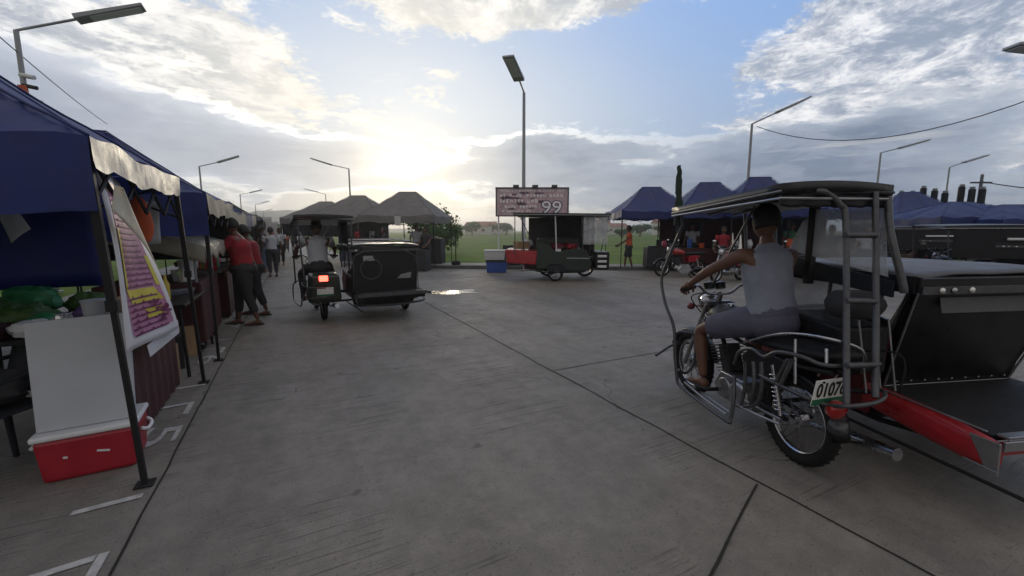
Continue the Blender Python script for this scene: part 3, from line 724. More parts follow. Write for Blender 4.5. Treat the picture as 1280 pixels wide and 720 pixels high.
    for k in range(4): b.tube([V(-.10+k*.05,1.0,.98),V(-.16+k*.07,1.09,.93),V(-.08+k*.04,1.06,.80),V(0.02*k,.9,.66)],.005,6,sm=4)
    b.build('cables',M['rubber'],root,smooth=60)
    return root
def sidecar(root, body='black', X0=.50, X1=1.55, fine=True, trim='alu', skirt='red', hood='hood_tarp', front='plastic'):
    # main tub: profile in (y, z)
    b=MB()
    # rear panel leaning outwards to the top
    b.hexa([V(X0+.05,.00,.50),V(X1-.03,.00,.50),V(X1-.03,.03,.50),V(X0+.05,.03,.50)],[V(X0-.06,-.23,1.20),V(X1,-.23,1.20),V(X1,-.20,1.20),V(X0-.06,-.20,1.20)])
    b.build('back_panel',M[body],root,bevel=.004)
    b=MB(); b.tube([V(X0+.045,-.012,.50),V(X0-.065,-.238,1.19)],.007,6); b.tube([V(X1-.03,-.012,.50),V(X1,-.238,1.19)],.007,6); b.tube([V(X0+.045,-.012,.50),V(X1-.03,-.012,.50)],.007,6); b.build('panel_trim',M[trim],root,smooth=50)
    for x,nm in ((X0,'l'),(X1,'r')):
        b=MB(); 
        sg=-1 if nm=='l' else 1
        b.prism([(.03,.30),(1.15,.30),(1.25,.55),(1.05,.78),(.72,.70),(.30,.70),(-.06,.86),(.0,.5)],lambda a,z,d: V(d,a,z),x-.012,x+.012); b.build('side_panel',M['seatred'] if nm=='l' else M[body],root,bevel=.004)
        if nm=='l':
            b=MB()
            for k in range(5): b.tube([V(x-.02,.16+k*.12,.66),V(x-.02,.32+k*.12,.36)],.006,6)
            b.tube([V(x-.02,.03,.70),V(x-.02,.30,.715),V(x-.02,.72,.715),V(x-.02,1.05,.79)],.009,6,sm=3); b.build('chrome_strips',M[trim],root,smooth=50)
    b=MB(); b.box(((X0+X1)/2,.55,.31),(X1-X0-.03,1.15,.03)); b.build('floor',M['matt_black'],root)
    b=MB(); b.box(((X0+X1)/2,.22,.60),(X1-X0-.06,.40,.12)); b.hexa([V(X0+.04,.02,.66),V(X1-.04,.02,.66),V(X1-.04,.12,.66),V(X0+.04,.12,.66)],[V(X0+.02,-.16,1.1),V(X1-.04,-.16,1.1),V(X1-.04,-.08,1.1),V(X0+.02,-.08,1.1)]); b.build('bench',M['vinyl'],root,bevel=.02)
    # nose
    b=MB(); cx=(X0+X1)/2; hw=(X1-X0)/2
    b.loft([(V(cx,1.05,.58),V(hw,0,0),V(0,0,.27)),(V(cx,1.20,.56),V(hw*.96,0,0),V(0,0,.24)),(V(cx,1.34,.52),V(hw*.8,0,0),V(0,0,.17)),(V(cx,1.40,.49),V(hw*.5,0,0),V(0,0,.09))],20,sm=3); b.build('nose',M[body],root,smooth=True)
    # hood: low roof over the bench, light tarp on top, black fascia
    yf=.92; zt=1.285
    b=MB()
    def hf(u,v):
        x=X0-.12+(X1-X0+.16)*u; y=-.27+(yf+.27)*v; return V(x,y,zt-.028*(2*u-1)**4-.03*(2*v-1)**4+.006*noise.noise(Vector((x*4,y*4,1))))
    b.grid(16,14,hf); b.build('hood_top',M[hood],root,smooth=True,solid=.012)
    b=MB(); xl,xr=X0-.125,X1+.045
    b.box(((xl+xr)/2,-.272,1.195),(xr-xl,.018,.09)); b.box((xl,(yf-.27)/2,1.195),(.016,yf+.25,.10)); b.box((xr,(yf-.27)/2,1.195),(.016,yf+.25,.10)); b.build('fascia',M['black'],root,bevel=.004)
    b=MB(); b.box(((xl+xr)/2,-.288,1.165),(xr-xl-.02,.010,.045)); b.box(((xl+xr)/2,-.287,1.232),(xr-xl,.008,.006)); b.build('fascia_trim',M['steel'],root,bevel=.002)
    for k in (0,1,2):
        b=MB(); b.lathe([(.018,0),(.018,.006),(.012,.012),(0,.014)],c=(xl+.13+k*.10-(.02 if k==1 else 0),-.293,1.165),axis=(0,-1,0),seg=14); b.build('marker_lamp',M['lens'] if k!=1 else M['chrome'],root,smooth=True)
    for x in (X0,X1):
        for pp in ([V(x,yf,.80),V(x,yf-.02,1.24)],[V(x,.02,.68),V(x-.0,-.16,1.22)],[V(x,.42,.70),V(x,.40,1.24)]):
            b=MB(); b.tube(pp,.013,8); b.build('hood_post',M['steel'],root,smooth=50)
    b=MB(); b.panel([V(X0+.02,yf+.03,.82),V(X1-.02,yf+.03,.82),V(X1-.04,yf-.01,1.22),V(X0+.04,yf-.01,1.22)],.006); b.build('windscreen',M['plastic'],root)
    # rear cargo step with coloured skirt and bright rim
    b=MB(); b.hexa([V(X0-.02,-.62,.44),V(X1,-.62,.44),V(X1,.0,.47),V(X0-.0,.0,.47)],[V(X0-.02,-.62,.475),V(X1,-.62,.475),V(X1,.0,.505),V(X0,.0,.505)]); b.build('cargo_step',M['matt_black'],root,bevel=.004)
    b=MB(); b.loft([(V(X0-.01,.06,.44),V(.02,0,0),V(0,0,.075)),(V(X0-.03,-.3,.415),V(.045,0,0),V(0,0,.09)),(V(X0-.04,-.60,.385),V(.045,0,0),V(0,0,.085)),(V(X0-.035,-.66,.375),V(.035,0,0),V(0,0,.075))],14,sm=3)
    b.hexa([V(X0+.0,-.64,.37),V(X1,-.64,.37),V(X1,-.62,.37),V(X0,-.62,.37)],[V(X0+.0,-.655,.44),V(X1,-.655,.44),V(X1,-.63,.44),V(X0,-.63,.44)])
    b.build('skirt',M[skirt],root,smooth=50)
    b=MB(); b.box(((X0+X1)/2,-.66,.485),(X1-X0+.04,.05,.014)); b.box(((X0+X1)/2,-.682,.462),(X1-X0+.04,.010,.035)); b.panel([V(X0-.088,-.57,.47),V(X0-.088,-.70,.47),V(X0-.080,-.70,.30),V(X0-.080,-.66,.30)],.012); b.box(((X0+X1)/2-.02,-.70,.455),(X1-X0+.10,.012,.05)); b.tube([V(X0-.055,-.62,.495),V(X0-.045,.0,.515)],.006,6); b.build('step_rim',M[trim],root,bevel=.003)
    b=MB()
    for x in (X0+.05,(X0+X1)/2,X1-.05): b.tube([V(x,1.1,.29),V(x,.0,.27),V(x,-.6,.40)],.018,8,sm=3)
    b.tube([V(.06,.42,.24),V(X1+.05,.42,.26)],.018,8); b.tube([V(.05,.95,.40),V(X0+.1,1.0,.30)],.014,8); b.tube([V(.08,0.04,.50),V(X0+.05,.0,.45)],.016,8); b.tube([V(X0-.10,.30,.25),V(X0-.02,-.80,.22)],.010,6)
    b.build('chassis',M['matt_black'],root,smooth=50)
    wheel(root,V(X1-.10,.28,.23),.23,fine=fine)
def roofpanel(root, q, th, mt='black', rim='alu', sag=.02):
    """q: 4 corners rear-left, rear-right, front-right, front-left"""
    q=[Vector(p) for p in q]; b=MB()
    def fn(u,v):
        p=lerp(lerp(q[0],q[1],u),lerp(q[3],q[2],u),v); p.z+=sag*(1-(2*u-1)**2); return p
    b.grid(10,10,fn); o=b.build('roof',M[mt],root,smooth=True,solid=th)
    b=MB(); k=V(0,0,-th*.2)
    b.tube([q[0]+k,q[1]+k,q[2]+k,q[3]+k],.010,6,closed=True); b.build('roof_rim',M[rim],o,smooth=40)
    return o
def plate(root, c, rz, txt, name='number_plate'):
    p=MB(); M4=Matrix.Translation(c)@Matrix.Rotation(rz,4,'Z')@Matrix.Rotation(R(8),4,'X')
    p.box((0,0,0),(.245,.004,.15),M4=M4); o=p.build(name,M['paintwhite'],root,bevel=.002)
    g=MB(); g.box((0,-.0035,-.056),(.243,.003,.034),M4=M4); g.build('plate_band',M['plategreen'],o)
    if txt:
        t=text_mesh('plate_number',txt,.092,M['matt_black'],M4@Matrix.Translation((0,-.004,.010))@Matrix.Rotation(math.pi/2,4,'X')@Matrix.Diagonal((.92,1.25,1,1)),parent=o,ext=.0008,bold=.002)
    for x in (-.07,.07):
        h=MB(); h.lathe([(0,0),(.007,0),(.007,.004),(0,.005)],c=M4@V(x,-.003,.062),axis=(0,-1,0),seg=8); h.build('plate_bolt',M['matt_black'],o)
    return o
M['paintwhite']=mat('plate_white',(.66,.66,.64),.5,var=.06); M['plategreen']=mat('plate_green',(.01,.12,.06),.5)

# --- the large tricycle in the foreground
RW=gnd(1000,580); FWp=gnd(868,492); fw_=(FWp-RW).normalized(); RZ=math.atan2(-fw_.x,fw_.y)
near=thing('motor_tricycle',(RW.x,RW.y,0),RZ,'large black tricycle in the right foreground with guard rails, rear ladder and numbered plate','motor tricycle','motor tricycles on the market lot')
MI=(Matrix.Translation((RW.x,RW.y,0))@Matrix.Rotation(RZ,4,'Z')).inverted()
rgt=Vector((fw_.y,-fw_.x,0))
def pt(px,py,t): return MI@plane(px,py,RW+rgt*t,rgt)      # point in the vertical plane x = t
def py_(px,py,s): return MI@plane(px,py,RW+fw_*s,fw_)     # point in the vertical plane y = s
motorcycle(near); sidecar(near)
T(near,[pt(853,282,-.28),pt(832,332,-.34),pt(827,352,-.36),pt(832,380,-.37),pt(842,408,-.36),pt(844,440,-.36),pt(846,470,-.36),pt(852,484,-.36),pt(905,524,-.36),pt(913,524,-.34),pt(917,500,-.32),pt(918,470,-.28)],.013,'guard_rail','steel')
T(near,None,.009,'foot_rail','alu',paths=[[pt(856,478,-.30),pt(880,498,-.30),pt(908,518,-.30)],[pt(866,482,-.26),pt(890,500,-.26),pt(912,515,-.26)]])
T(near,None,.012,'leg_guard','steel',paths=[[pt(846,470,-.36),pt(843,440,-.33),pt(845,418,-.3),pt(855,415,-.26),pt(868,420,-.2),pt(868,450,-.2),pt(858,466,-.26),pt(848,462,-.36)],[V(-.36,1.28,.36),V(-.1,1.42,.42),V(.1,1.42,.42)]])
T(near,None,.012,'crash_bars','steel',paths=[
 [pt(918,455,-.26),pt(924,440,-.28),pt(940,436,-.3),pt(955,446,-.3),pt(972,440,-.3),pt(1003,446,-.26),pt(1028,456,-.22),py_(1060,457,-.34),py_(1100,455,-.34)],
 [pt(932,452,-.3),pt(931,485,-.3),pt(926,506,-.3)],[pt(942,452,-.3),pt(943,480,-.32),pt(938,506,-.3)],[pt(952,452,-.3),pt(952,485,-.31),pt(945,505,-.3),pt(930,508,-.3)],
 [pt(950,469,-.31),pt(975,482,-.31),pt(1010,498,-.28),pt(1035,506,-.20),py_(1060,508,-.46),py_(1092,504,-.46),py_(1105,497,-.44),py_(1104,489,-.36),py_(1090,485,-.30)],
 [pt(985,449,-.29),pt(970,478,-.31)],[pt(991,449,-.29),pt(976,481,-.31)]])
T(near,None,.009,'side_step','alu',paths=[[pt(921,506,-.3),pt(950,520,-.3),pt(974,530,-.3)],[pt(930,500,-.26),pt(955,514,-.26),pt(976,524,-.26)],[pt(974,530,-.3),pt(976,524,-.26)]])
T(near,None,.009,'grab_rail','chrome',paths=[[pt(930,428,-.17),pt(959,420,-.17),pt(991,417,-.17),pt(1034,423,-.16),py_(1077,437,-.32),py_(1079,458,-.32)],[pt(994,424,-.17),pt(994,480,-.2)],[pt(1033,436,-.16),pt(1033,458,-.18)]])
lad=[[py_(940,243,.45),py_(1015,239,-.08),py_(1036,243,-.10),py_(1050,256,-.12),py_(1057,275,-.14),py_(1058,400,-.28),py_(1058,506,-.44)],
     [py_(1094,240,-.10),py_(1095,380,-.26),py_(1094,497,-.44)],[py_(1056,294,-.17),py_(1095,294,-.17)],[py_(1057,376,-.26),py_(1095,377,-.26)],[py_(1058,457,-.38),py_(1095,456,-.38)]]
T(near,None,.017,'rear_ladder','steel',paths=lad,sm=5)
q=[py_(978,236,-.12),py_(1117,238,-.10),V(.46,1.12,1.665),V(-.36,1.12,1.655)]
roofpanel(near,q,.062,rim='steel')
b=MB(); b.tube([q[3]+V(0,.0,-.035),q[0]+V(0,0,-.05),q[1]+V(0,0,-.05)],.007,6); b.tube([V(-.3,.35,1.66),V(-.3,.35,1.69)],.01,6); b.build('roof_trim',M['alu'],near,smooth=40)
for pp,rr in (([V(-.29,1.10,1.64),pt(853,282,-.28)],.013),([V(.30,1.10,1.64),V(.32,1.0,.85)],.013),([V(-.06,.98,1.02),V(.02,.62,1.68)],.008),([q[1]+V(-.01,.02,-.03),py_(1113,290,-.18),py_(1128,352,-.26),py_(1130,366,-.27)],.020)):
    b=MB(); b.tube(pp,rr,8,sm=4); b.build('roof_post',M['steel'],near,smooth=50)
b=MB()
sheet=[pt(985,312,.30),pt(1110,346,.30),pt(1106,258,.30),pt(1020,262,.30),pt(1003,278,.30)]
n=len(sheet); b.add(sheet,[tuple(range(n))]); b.build('side_curtain',M['plastic'],near,solid=.003)
b=MB(); b.panel([pt(985,318,.36),pt(1118,352,.36),pt(1116,372,.36),pt(985,340,.36)],.02); b.build('curtain_board',M['dark_canopy'],near,bevel=.004)
b=MB(); b.box(py_(1015,300,.40),(.05,.05,.62)); b.build('cab_post',M['matt_black'],near,bevel=.006)
plate(near,py_(1038,489,-.33),R(8),'01076')
b=MB(); b.lathe([(0,-.02),(.05,-.02),(.055,.02),(.03,.035),(0,.04)],c=py_(1045,512,-.36),axis=(0,-1,-.2),seg=18); b.build('tail_lamp',M['taildark'],near,smooth=True)
b=MB(); b.lathe([(.045,0),(.05,-.05),(.035,-.07),(0,-.075)],c=py_(1048,527,-.30),axis=(0,0,1),seg=14); b.build('hitch_bell',M['steel'],near,smooth=True)
b=MB(); b.tube([pt(1205,572,.42),pt(1248,592,.40)],.006,6); b.build('antenna_rod',M['alu'],near)
# furled flag on a short staff at the front corner of the roof
b=MB(); a0=V(-.30,1.14,1.50)
fl=thing('furled_flag',(0,0,0),0,'furled dark green flag tied upright at the front corner of the foreground tricycle roof','flag')
Wm=MI.inverted(); base=Wm@a0; fl.location=base
b.tube([V(0,0,-.05),V(0,0,.52)],.007,6); b.build('staff',M['steel'],fl)
b=MB(); b.loft([(V(0,0,.04),V(.025,0,0),V(0,.025,0)),(V(.01,0,.14),V(.034,0,0),V(0,.03,0)),(V(0,0,.32),V(.026,0,0),V(0,.022,0)),(V(0,0,.48),V(.02,0,0),V(0,.018,0)),(V(0,0,.54),V(.01,0,0),V(0,.01,0))],12,sm=4)
for i,p in enumerate(b.v): b.v[i]=p+Vector((noise.noise(p*22)*.014,noise.noise(p*22+Vector((5,5,5)))*.02,0))
M['flaggreen']=mat('flag_green',(.02,.035,.025),.85,var=.4,scale=9,bump=.3,bscale=20)
b.build('cloth',M['flaggreen'],fl,smooth=True)
# extra fittings on the foreground tricycle
b=MB()
for k in range(4): b.tube([V(-.28+k*.22,1.05,1.63),V(-.28+k*.2,.5,1.70),V(-.25+k*.2,-.05,1.70)],.010,6)
for yk in (.2,.7): b.tube([V(-.33,yk,1.68),V(.42,yk,1.69)],.010,6)
b.build('roof_ribs',M['steel'],near,smooth=50)
b=MB(); b.grid(14,4,lambda u,v: lerp(q[0],q[1],u)+V(0,.01-.01*math.sin(u*20)*v,-.03-.06*v-.012*abs(math.sin(u*math.pi*5))*v)); b.build('roof_skirt',M['vinyl'],near,smooth=True,solid=.004)
b=MB(); b.tube([V(.46,.95,1.66),V(.50,.95,1.27)],.013,8); b.build('roof_post',M['steel'],near,smooth=50)
b=MB(); b.loft([(V(.22,-.05,.98),V(.13,0,0),V(0,.10,0)),(V(.22,-.05,1.06),V(.17,0,0),V(0,.14,0)),(V(.22,-.05,1.13),V(.12,0,0),V(0,.1,0))],14,sm=3); b.build('spare_bundle',M['dark'],near,smooth=True)
b=MB(); b.hexa([V(.10,-.10,.62),V(.44,-.10,.62),V(.44,.35,.62),V(.10,.35,.62)],[V(.10,-.10,.92),V(.44,-.10,.92),V(.44,.35,.95),V(.10,.35,.95)]); b.build('battery_locker',M['vinyl'],near,bevel=.02)
for k in range(3):
    b=MB(); b.tube([V(.20+k*.10,-.20,.55),V(.14+k*.10,-.16,.98)],.006,6); b.build('stay_rod',M['alu'],near,smooth=50)
b=MB(); b.grid(10,3,lambda u,v: V(.62+.75*u,-.225+.02*v,1.02+.09*v)); b.build('panel_sticker',M['hood_tarp'],near)
for k in range(9):
    b=MB(); x=.62+k*.105; b.lathe([(0,0),(.007,0),(.005,.004),(0,.005)],c=(x,-.03,.535),axis=(0,-1,-.2),seg=8); b.build('rivet',M['alu'],near)
b=MB(); b.tube([V(.30,-.30,.58),V(.34,-.28,.75),V(.30,-.2,.8),V(.2,.1,.7),V(.12,.5,.6)],.006,6,sm=4); b.build('wiring',M['rubber'],near,smooth=True)
# rider
J=dict(hip=V(-.01,.33,.90),chest=V(-.01,.41,1.22),neck=V(0,.44,1.405),head=V(0,.475,1.555),
 shl=V(-.19,.42,1.34),shr=V(.19,.43,1.34),ell=V(-.31,.64,1.20),elr=V(.30,.66,1.18),wrl=V(-.33,.845,1.075),wrr=V(.33,.84,1.07),
 hdl=V(.05,.5,-.25),hdr=V(-.05,.5,-.25),pnl=V(0,-.3,-1),pnr=V(0,-.3,-1),
 hpl=V(-.12,.38,.87),hpr=V(.12,.38,.87),knl=V(-.25,.79,.72),knr=V(.24,.79,.72),anl=V(-.24,.73,.34),anr=V(.22,.73,.34),ftl=V(0,1,-.05),ftr=V(0,1,-.05))
rider=person('man in a grey sleeveless top and shorts riding the large foreground tricycle',(RW.x,RW.y,0),RZ,J,shirt='tank',pants='shorts',sleeves=0,legs=.72,shoes='dark',curl=1.0,girth=1.05)
for s in (-1,1):
    b=MB(); b.tube([V(s*.10,.70,.245),V(s*.30,.72,.245)],.016,8); b.build('foot_peg',M['rubber'],near)
# ------------------------------------------------------------------ other tricycles
def crash(root):
    T(root,None,.012,'crash_bars','steel',paths=[[V(-.2,1.35,.55),V(-.36,1.38,.5),V(-.38,1.35,.22),V(-.36,.9,.18),V(-.3,.55,.2),V(-.3,.5,.55)],[V(-.18,.5,.62),V(-.3,.2,.62),V(-.25,-.3,.6),V(0,-.45,.6)],[V(-.3,.5,.3),V(-.3,.1,.34),V(-.25,-.3,.42),V(0,-.45,.45)],[V(-.26,-.2,.42),V(-.26,-.2,.6)],[V(-.3,.1,.34),V(-.3,.1,.62)]])
def simple_trike(name, loc, rz, label, roof, fine=False, txt=None, rearposts=True, **kw):
    r=thing(name,loc,rz,label,'motor tricycle','motor tricycles on the market lot')
    motorcycle(r,fine=fine,tankm=kw.pop('tankm','black')); sidecar(r,fine=fine,**kw); crash(r)
    x0,x1,y0,y1,z0,z1=roof
    roofpanel(r,[V(x0,y0,z0),V(x1,y0,z0),V(x1,y1,z1),V(x0,y1,z1)],.075)
    for p,q in ((V(x0+.03,y1-.03,z1),V(-.33,1.35,.5)),(V(x0+.05,y0+.05,z0),V(-.28,-.2,.6)),(V(x1-.03,y0+.05,z0),V(x1-.03,y0+.05,1.2 if x1<.6 else .8)),(V(x1-.03,y1-.05,z1),V(min(x1,.5)-.03,y1-.1,.8))):
        b=MB(); b.tube([p,q],.014,8); b.build('roof_post',M['steel'],r,smooth=50)
    plate(r,V(0,-.33,.52),0,txt)
    return r
M['greenpaint0']=mat('dark_green_paint',(.012,.022,.016),.35,var=.3,coat=.3)
tri2=simple_trike('motor_tricycle',(.40,7.70,0),R(3),'dark motor tricycle driving away with a lit red tail lamp, rider in pale shirt',(-.38,.50,-.20,1.15,1.70,1.62),hood='black',skirt='black',trim='steel',txt='')
b=MB(); b.box((-.02,-.36,.74),(.13,.04,.09)); b.build('tail_lamp',M['tail'],tri2,bevel=.012)
b=MB(); b.prism([(-.56,.24),(.40,.22),(.50,.36),(.52,.90),(.44,1.10),(.26,1.20),(-.40,1.22),(-.50,1.12),(-.58,.9),(-.60,.4)],lambda a,z,d: V(1.0+a,d,z),-.24,-.36); b.build('rear_trunk',M['vinyl'],tri2,bevel=.03)
b=MB(); b.tube([V(.42,-.375,.42),V(.45,-.375,1.08),V(.62,-.375,1.16),V(1.3,-.375,1.16),V(1.5,-.375,1.05),V(1.52,-.375,.42)],.010,6,closed=True); b.build('trunk_trim',M['steel'],tri2,smooth=50)
b=MB(); b.tube([V(.4,-.42,.27),V(1.0,-.50,.25),V(1.55,-.44,.27),V(1.66,-.2,.30)],.02,8,sm=4); b.build('rear_bumper',M['steel'],tri2,smooth=50)
b=MB(); b.ring((.72,-.375,.86),(0,1,.0),.17,.008,24,6,sx=.6); b.build('trunk_ring',M['steel'],tri2,smooth=40)
b=MB(); b.panel([V(.60,-.372,1.00),V(.78,-.372,1.00),V(.75,-.372,1.08),V(.60,-.372,1.08)],.01); b.build('trunk_badge',M['alu'],tri2)
b=MB(); b.panel([V(1.15,-.372,.68),V(1.38,-.372,.68),V(1.40,-.372,.78),V(1.22,-.372,.75)],.01); b.build('trunk_badge',M['alu'],tri2)
J2={k:Vector(v) for k,v in J.items()}
for k in ('hip','chest','neck','head','shl','shr'): J2[k]=J2[k]+V(0,-.03,0)
person('rider in a pale shirt driving the tricycle with the lit tail lamp down the lane',(.40,7.70,0),R(3),J2,shirt='lightshirt',pants='dark',sleeves=.6,legs=1.8,fine=False)
# clutter of the departing tricycle
b=MB(); b.hexa([V(-.26,-.30,.34),V(.26,-.30,.34),V(.24,.05,.34),V(-.24,.05,.34)],[V(-.22,-.34,.80),V(.22,-.34,.80),V(.22,.0,.82),V(-.22,.0,.82)]); b.build('rear_fender',M['greenpaint0'],tri2,bevel=.05)
b=MB(); b.grid(10,8,lambda u,v: V(.42+.02*math.sin(u*9),-.1+u*1.1,1.64-v*.42)); b.build('side_curtain',M['dark_canopy'],tri2,smooth=True,solid=.004)
b=MB(); b.tube([V(-.30,1.05,1.6),V(-.1,1.15,1.25)],.012,6); b.build('roof_stay',M['alu'],tri2)
b=MB(); b.tube([V(.30,1.05,1.6),V(.1,1.15,1.25)],.012,6); b.build('roof_stay',M['alu'],tri2)
b=MB(); b.tube([V(.46,-.25,1.31),V(.46,.8,1.33),V(1.45,.8,1.33),V(1.45,-.25,1.31)],.014,6,closed=True); b.tube([V(.46,.3,1.33),V(1.45,.3,1.33)],.012,6); b.build('luggage_rack',M['alu'],tri2,smooth=50)
for i,(x,y,k,mt_,lb,h_) in enumerate(()):
    l_=tri2.location+Matrix.Rotation(R(3),3,'Z')@V(x,y,0); globals().setdefault('LOADS',[]).append((k,l_.xy,1.335,mt_,lb))
P3=at(683,300,14.0)
tri3=simple_trike('motor_tricycle',(P3.x,P3.y,0),R(-122),'parked green and black tricycle with long flat roof in front of the billboard',(-.40,1.78,-.95,1.80,1.97,1.93),hood='dark_canopy',body='dark_canopy',trim='steel',txt=None,skirt='red',tankm='red')
M['greenpaint']=mat('green_paint',(.006,.016,.011),.4,var=.3,coat=.3)
b=MB(); b.prism([(-1.15,.55),(-.30,.50),(-.25,.90),(-1.2,.95)],lambda a,z,d: V(d,a,z),.35,1.62); b.build('rear_cover',M['red'],tri3,bevel=.03)
b=MB(); b.prism([(-.28,.40),(.0,.38),(.10,.52),(.45,.52),(.58,.36),(1.25,.34),(1.32,.55),(1.15,.95),(.75,.98),(.55,.92),(.20,.92),(.10,1.12),(-.28,1.15)],lambda a,z,d: V(d,a,z),1.56,1.60); sp3=b.build('side_body',M['greenpaint'],tri3,bevel=.01)
b=MB(); b.box((1.605,.35,.93),(.01,.16,.07)); b.build('side_badge',M['white'],sp3,bevel=.004)
b=MB(); b.tube([V(1.62,.6,.70),V(1.62,1.25,.70)],.015,6); b.build('side_rail',M['alu'],sp3,smooth=50)
b=MB(); b.box((.95,1.62,.62),(1.2,.42,.52)); fb=b.build('front_box',M['black'],tri3,bevel=.03)
for k in range(3):
    b=MB(); b.box((1.56,1.62,.46+k*.15),(.03,.26,.07)); b.build('box_badge',M['white'],fb,bevel=.015)
b=MB(); b.grid(20,6,lambda u,v: V(1.70+.02*math.sin(u*30),1.05+u*.68,1.90-v*.80)); b.build('front_curtain',M['plastic'],tri3,smooth=True,solid=.003)
b=MB(); b.grid(20,6,lambda u,v: V(-.3+u*1.9,1.70+.02*math.sin(u*30),1.90-v*.6)); b.build('windshield_sheet',M['plastic'],tri3,smooth=True,solid=.003)
b=MB(); b.grid(20,6,lambda u,v: V(-.38+.02*math.sin(u*30),-.6+u*2.2,1.92-v*1.28)); b.build('far_curtain',M['vinyl'],tri3,smooth=True,solid=.003)
for yy_ in (-.70,.25,1.0):
    b=MB(); b.tube([V(1.70,yy_,1.92),V(1.60,yy_+.05,.9)],.020,8); b.build('roof_post',M['white'] if yy_==.25 else M['steel'],tri3,smooth=50)
b=MB(); b.tube([V(1.66,.75,1.5),V(1.64,1.3,1.05)],.018,8); b.build('brace',M['matt_black'],tri3,smooth=50)
for i,(x,y,k,mt_,lb) in enumerate(((1.2,-.75,'box','brown','brown carton on the red rear cover of the parked green tricycle'),(.8,-.6,'bag','white','white sack on the red rear cover of the parked green tricycle'),(1.3,.35,'bag','pink','pink bag on the bench of the parked green tricycle'),(1.35,.75,'bag','red','red and white bundle beside the brace of the parked green tricycle'))):
    loads=(tri3.location+Matrix.Rotation(R(-122),3,'Z')@V(x,y,0)); LOADS=globals().setdefault('LOADS',[]); LOADS.append((k,loads.xy,.95 if i<2 else .93,mt_,lb))
# parked tricycles behind the foreground one
q1=gnd(1195,372); 
t4=simple_trike('motor_tricycle',(q1.x,q1.y,0),R(-50),'black covered tricycle parked behind the foreground sidecar with white rear bar',(-.45,1.7,-.30,1.3,1.56,1.60),hood='black',skirt='black',trim='steel')
b=MB(); b.box((1.0,-.34,1.32),(.95,.05,.05)); b.build('rear_bar',M['white'],t4,bevel=.015)
b=MB(); b.panel([V(-.3,-.25,.9),V(1.6,-.25,.9),V(1.6,-.28,1.52),V(-.3,-.28,1.52)],.02); b.build('rear_cover',M['vinyl'],t4,bevel=.01)
q2=gnd(1118,345); dup(t4,(q2.x,q2.y,0),R(-35),'black covered tricycle parked further back, between the ladder and the blue tents')
q3=gnd(1290,350); dup(t4,(q3.x,q3.y,0),R(-60),'black covered tricycle parked at the right edge of the photo beyond the sidecar')
# parked motorcycles by the right-hand stalls
q=gnd(872,345); mo=thing('motorcycle',(q.x,q.y,0),R(70),'parked motorcycle with red tank in front of the maroon backdrop stall','motorcycle','motorcycles parked by the stalls'); motorcycle(mo,fine=False,tankm='red')
q=gnd(925,350); dup(mo,(q.x,q.y,0),R(95),'parked motorcycle standing nearest the rider of the foreground tricycle')
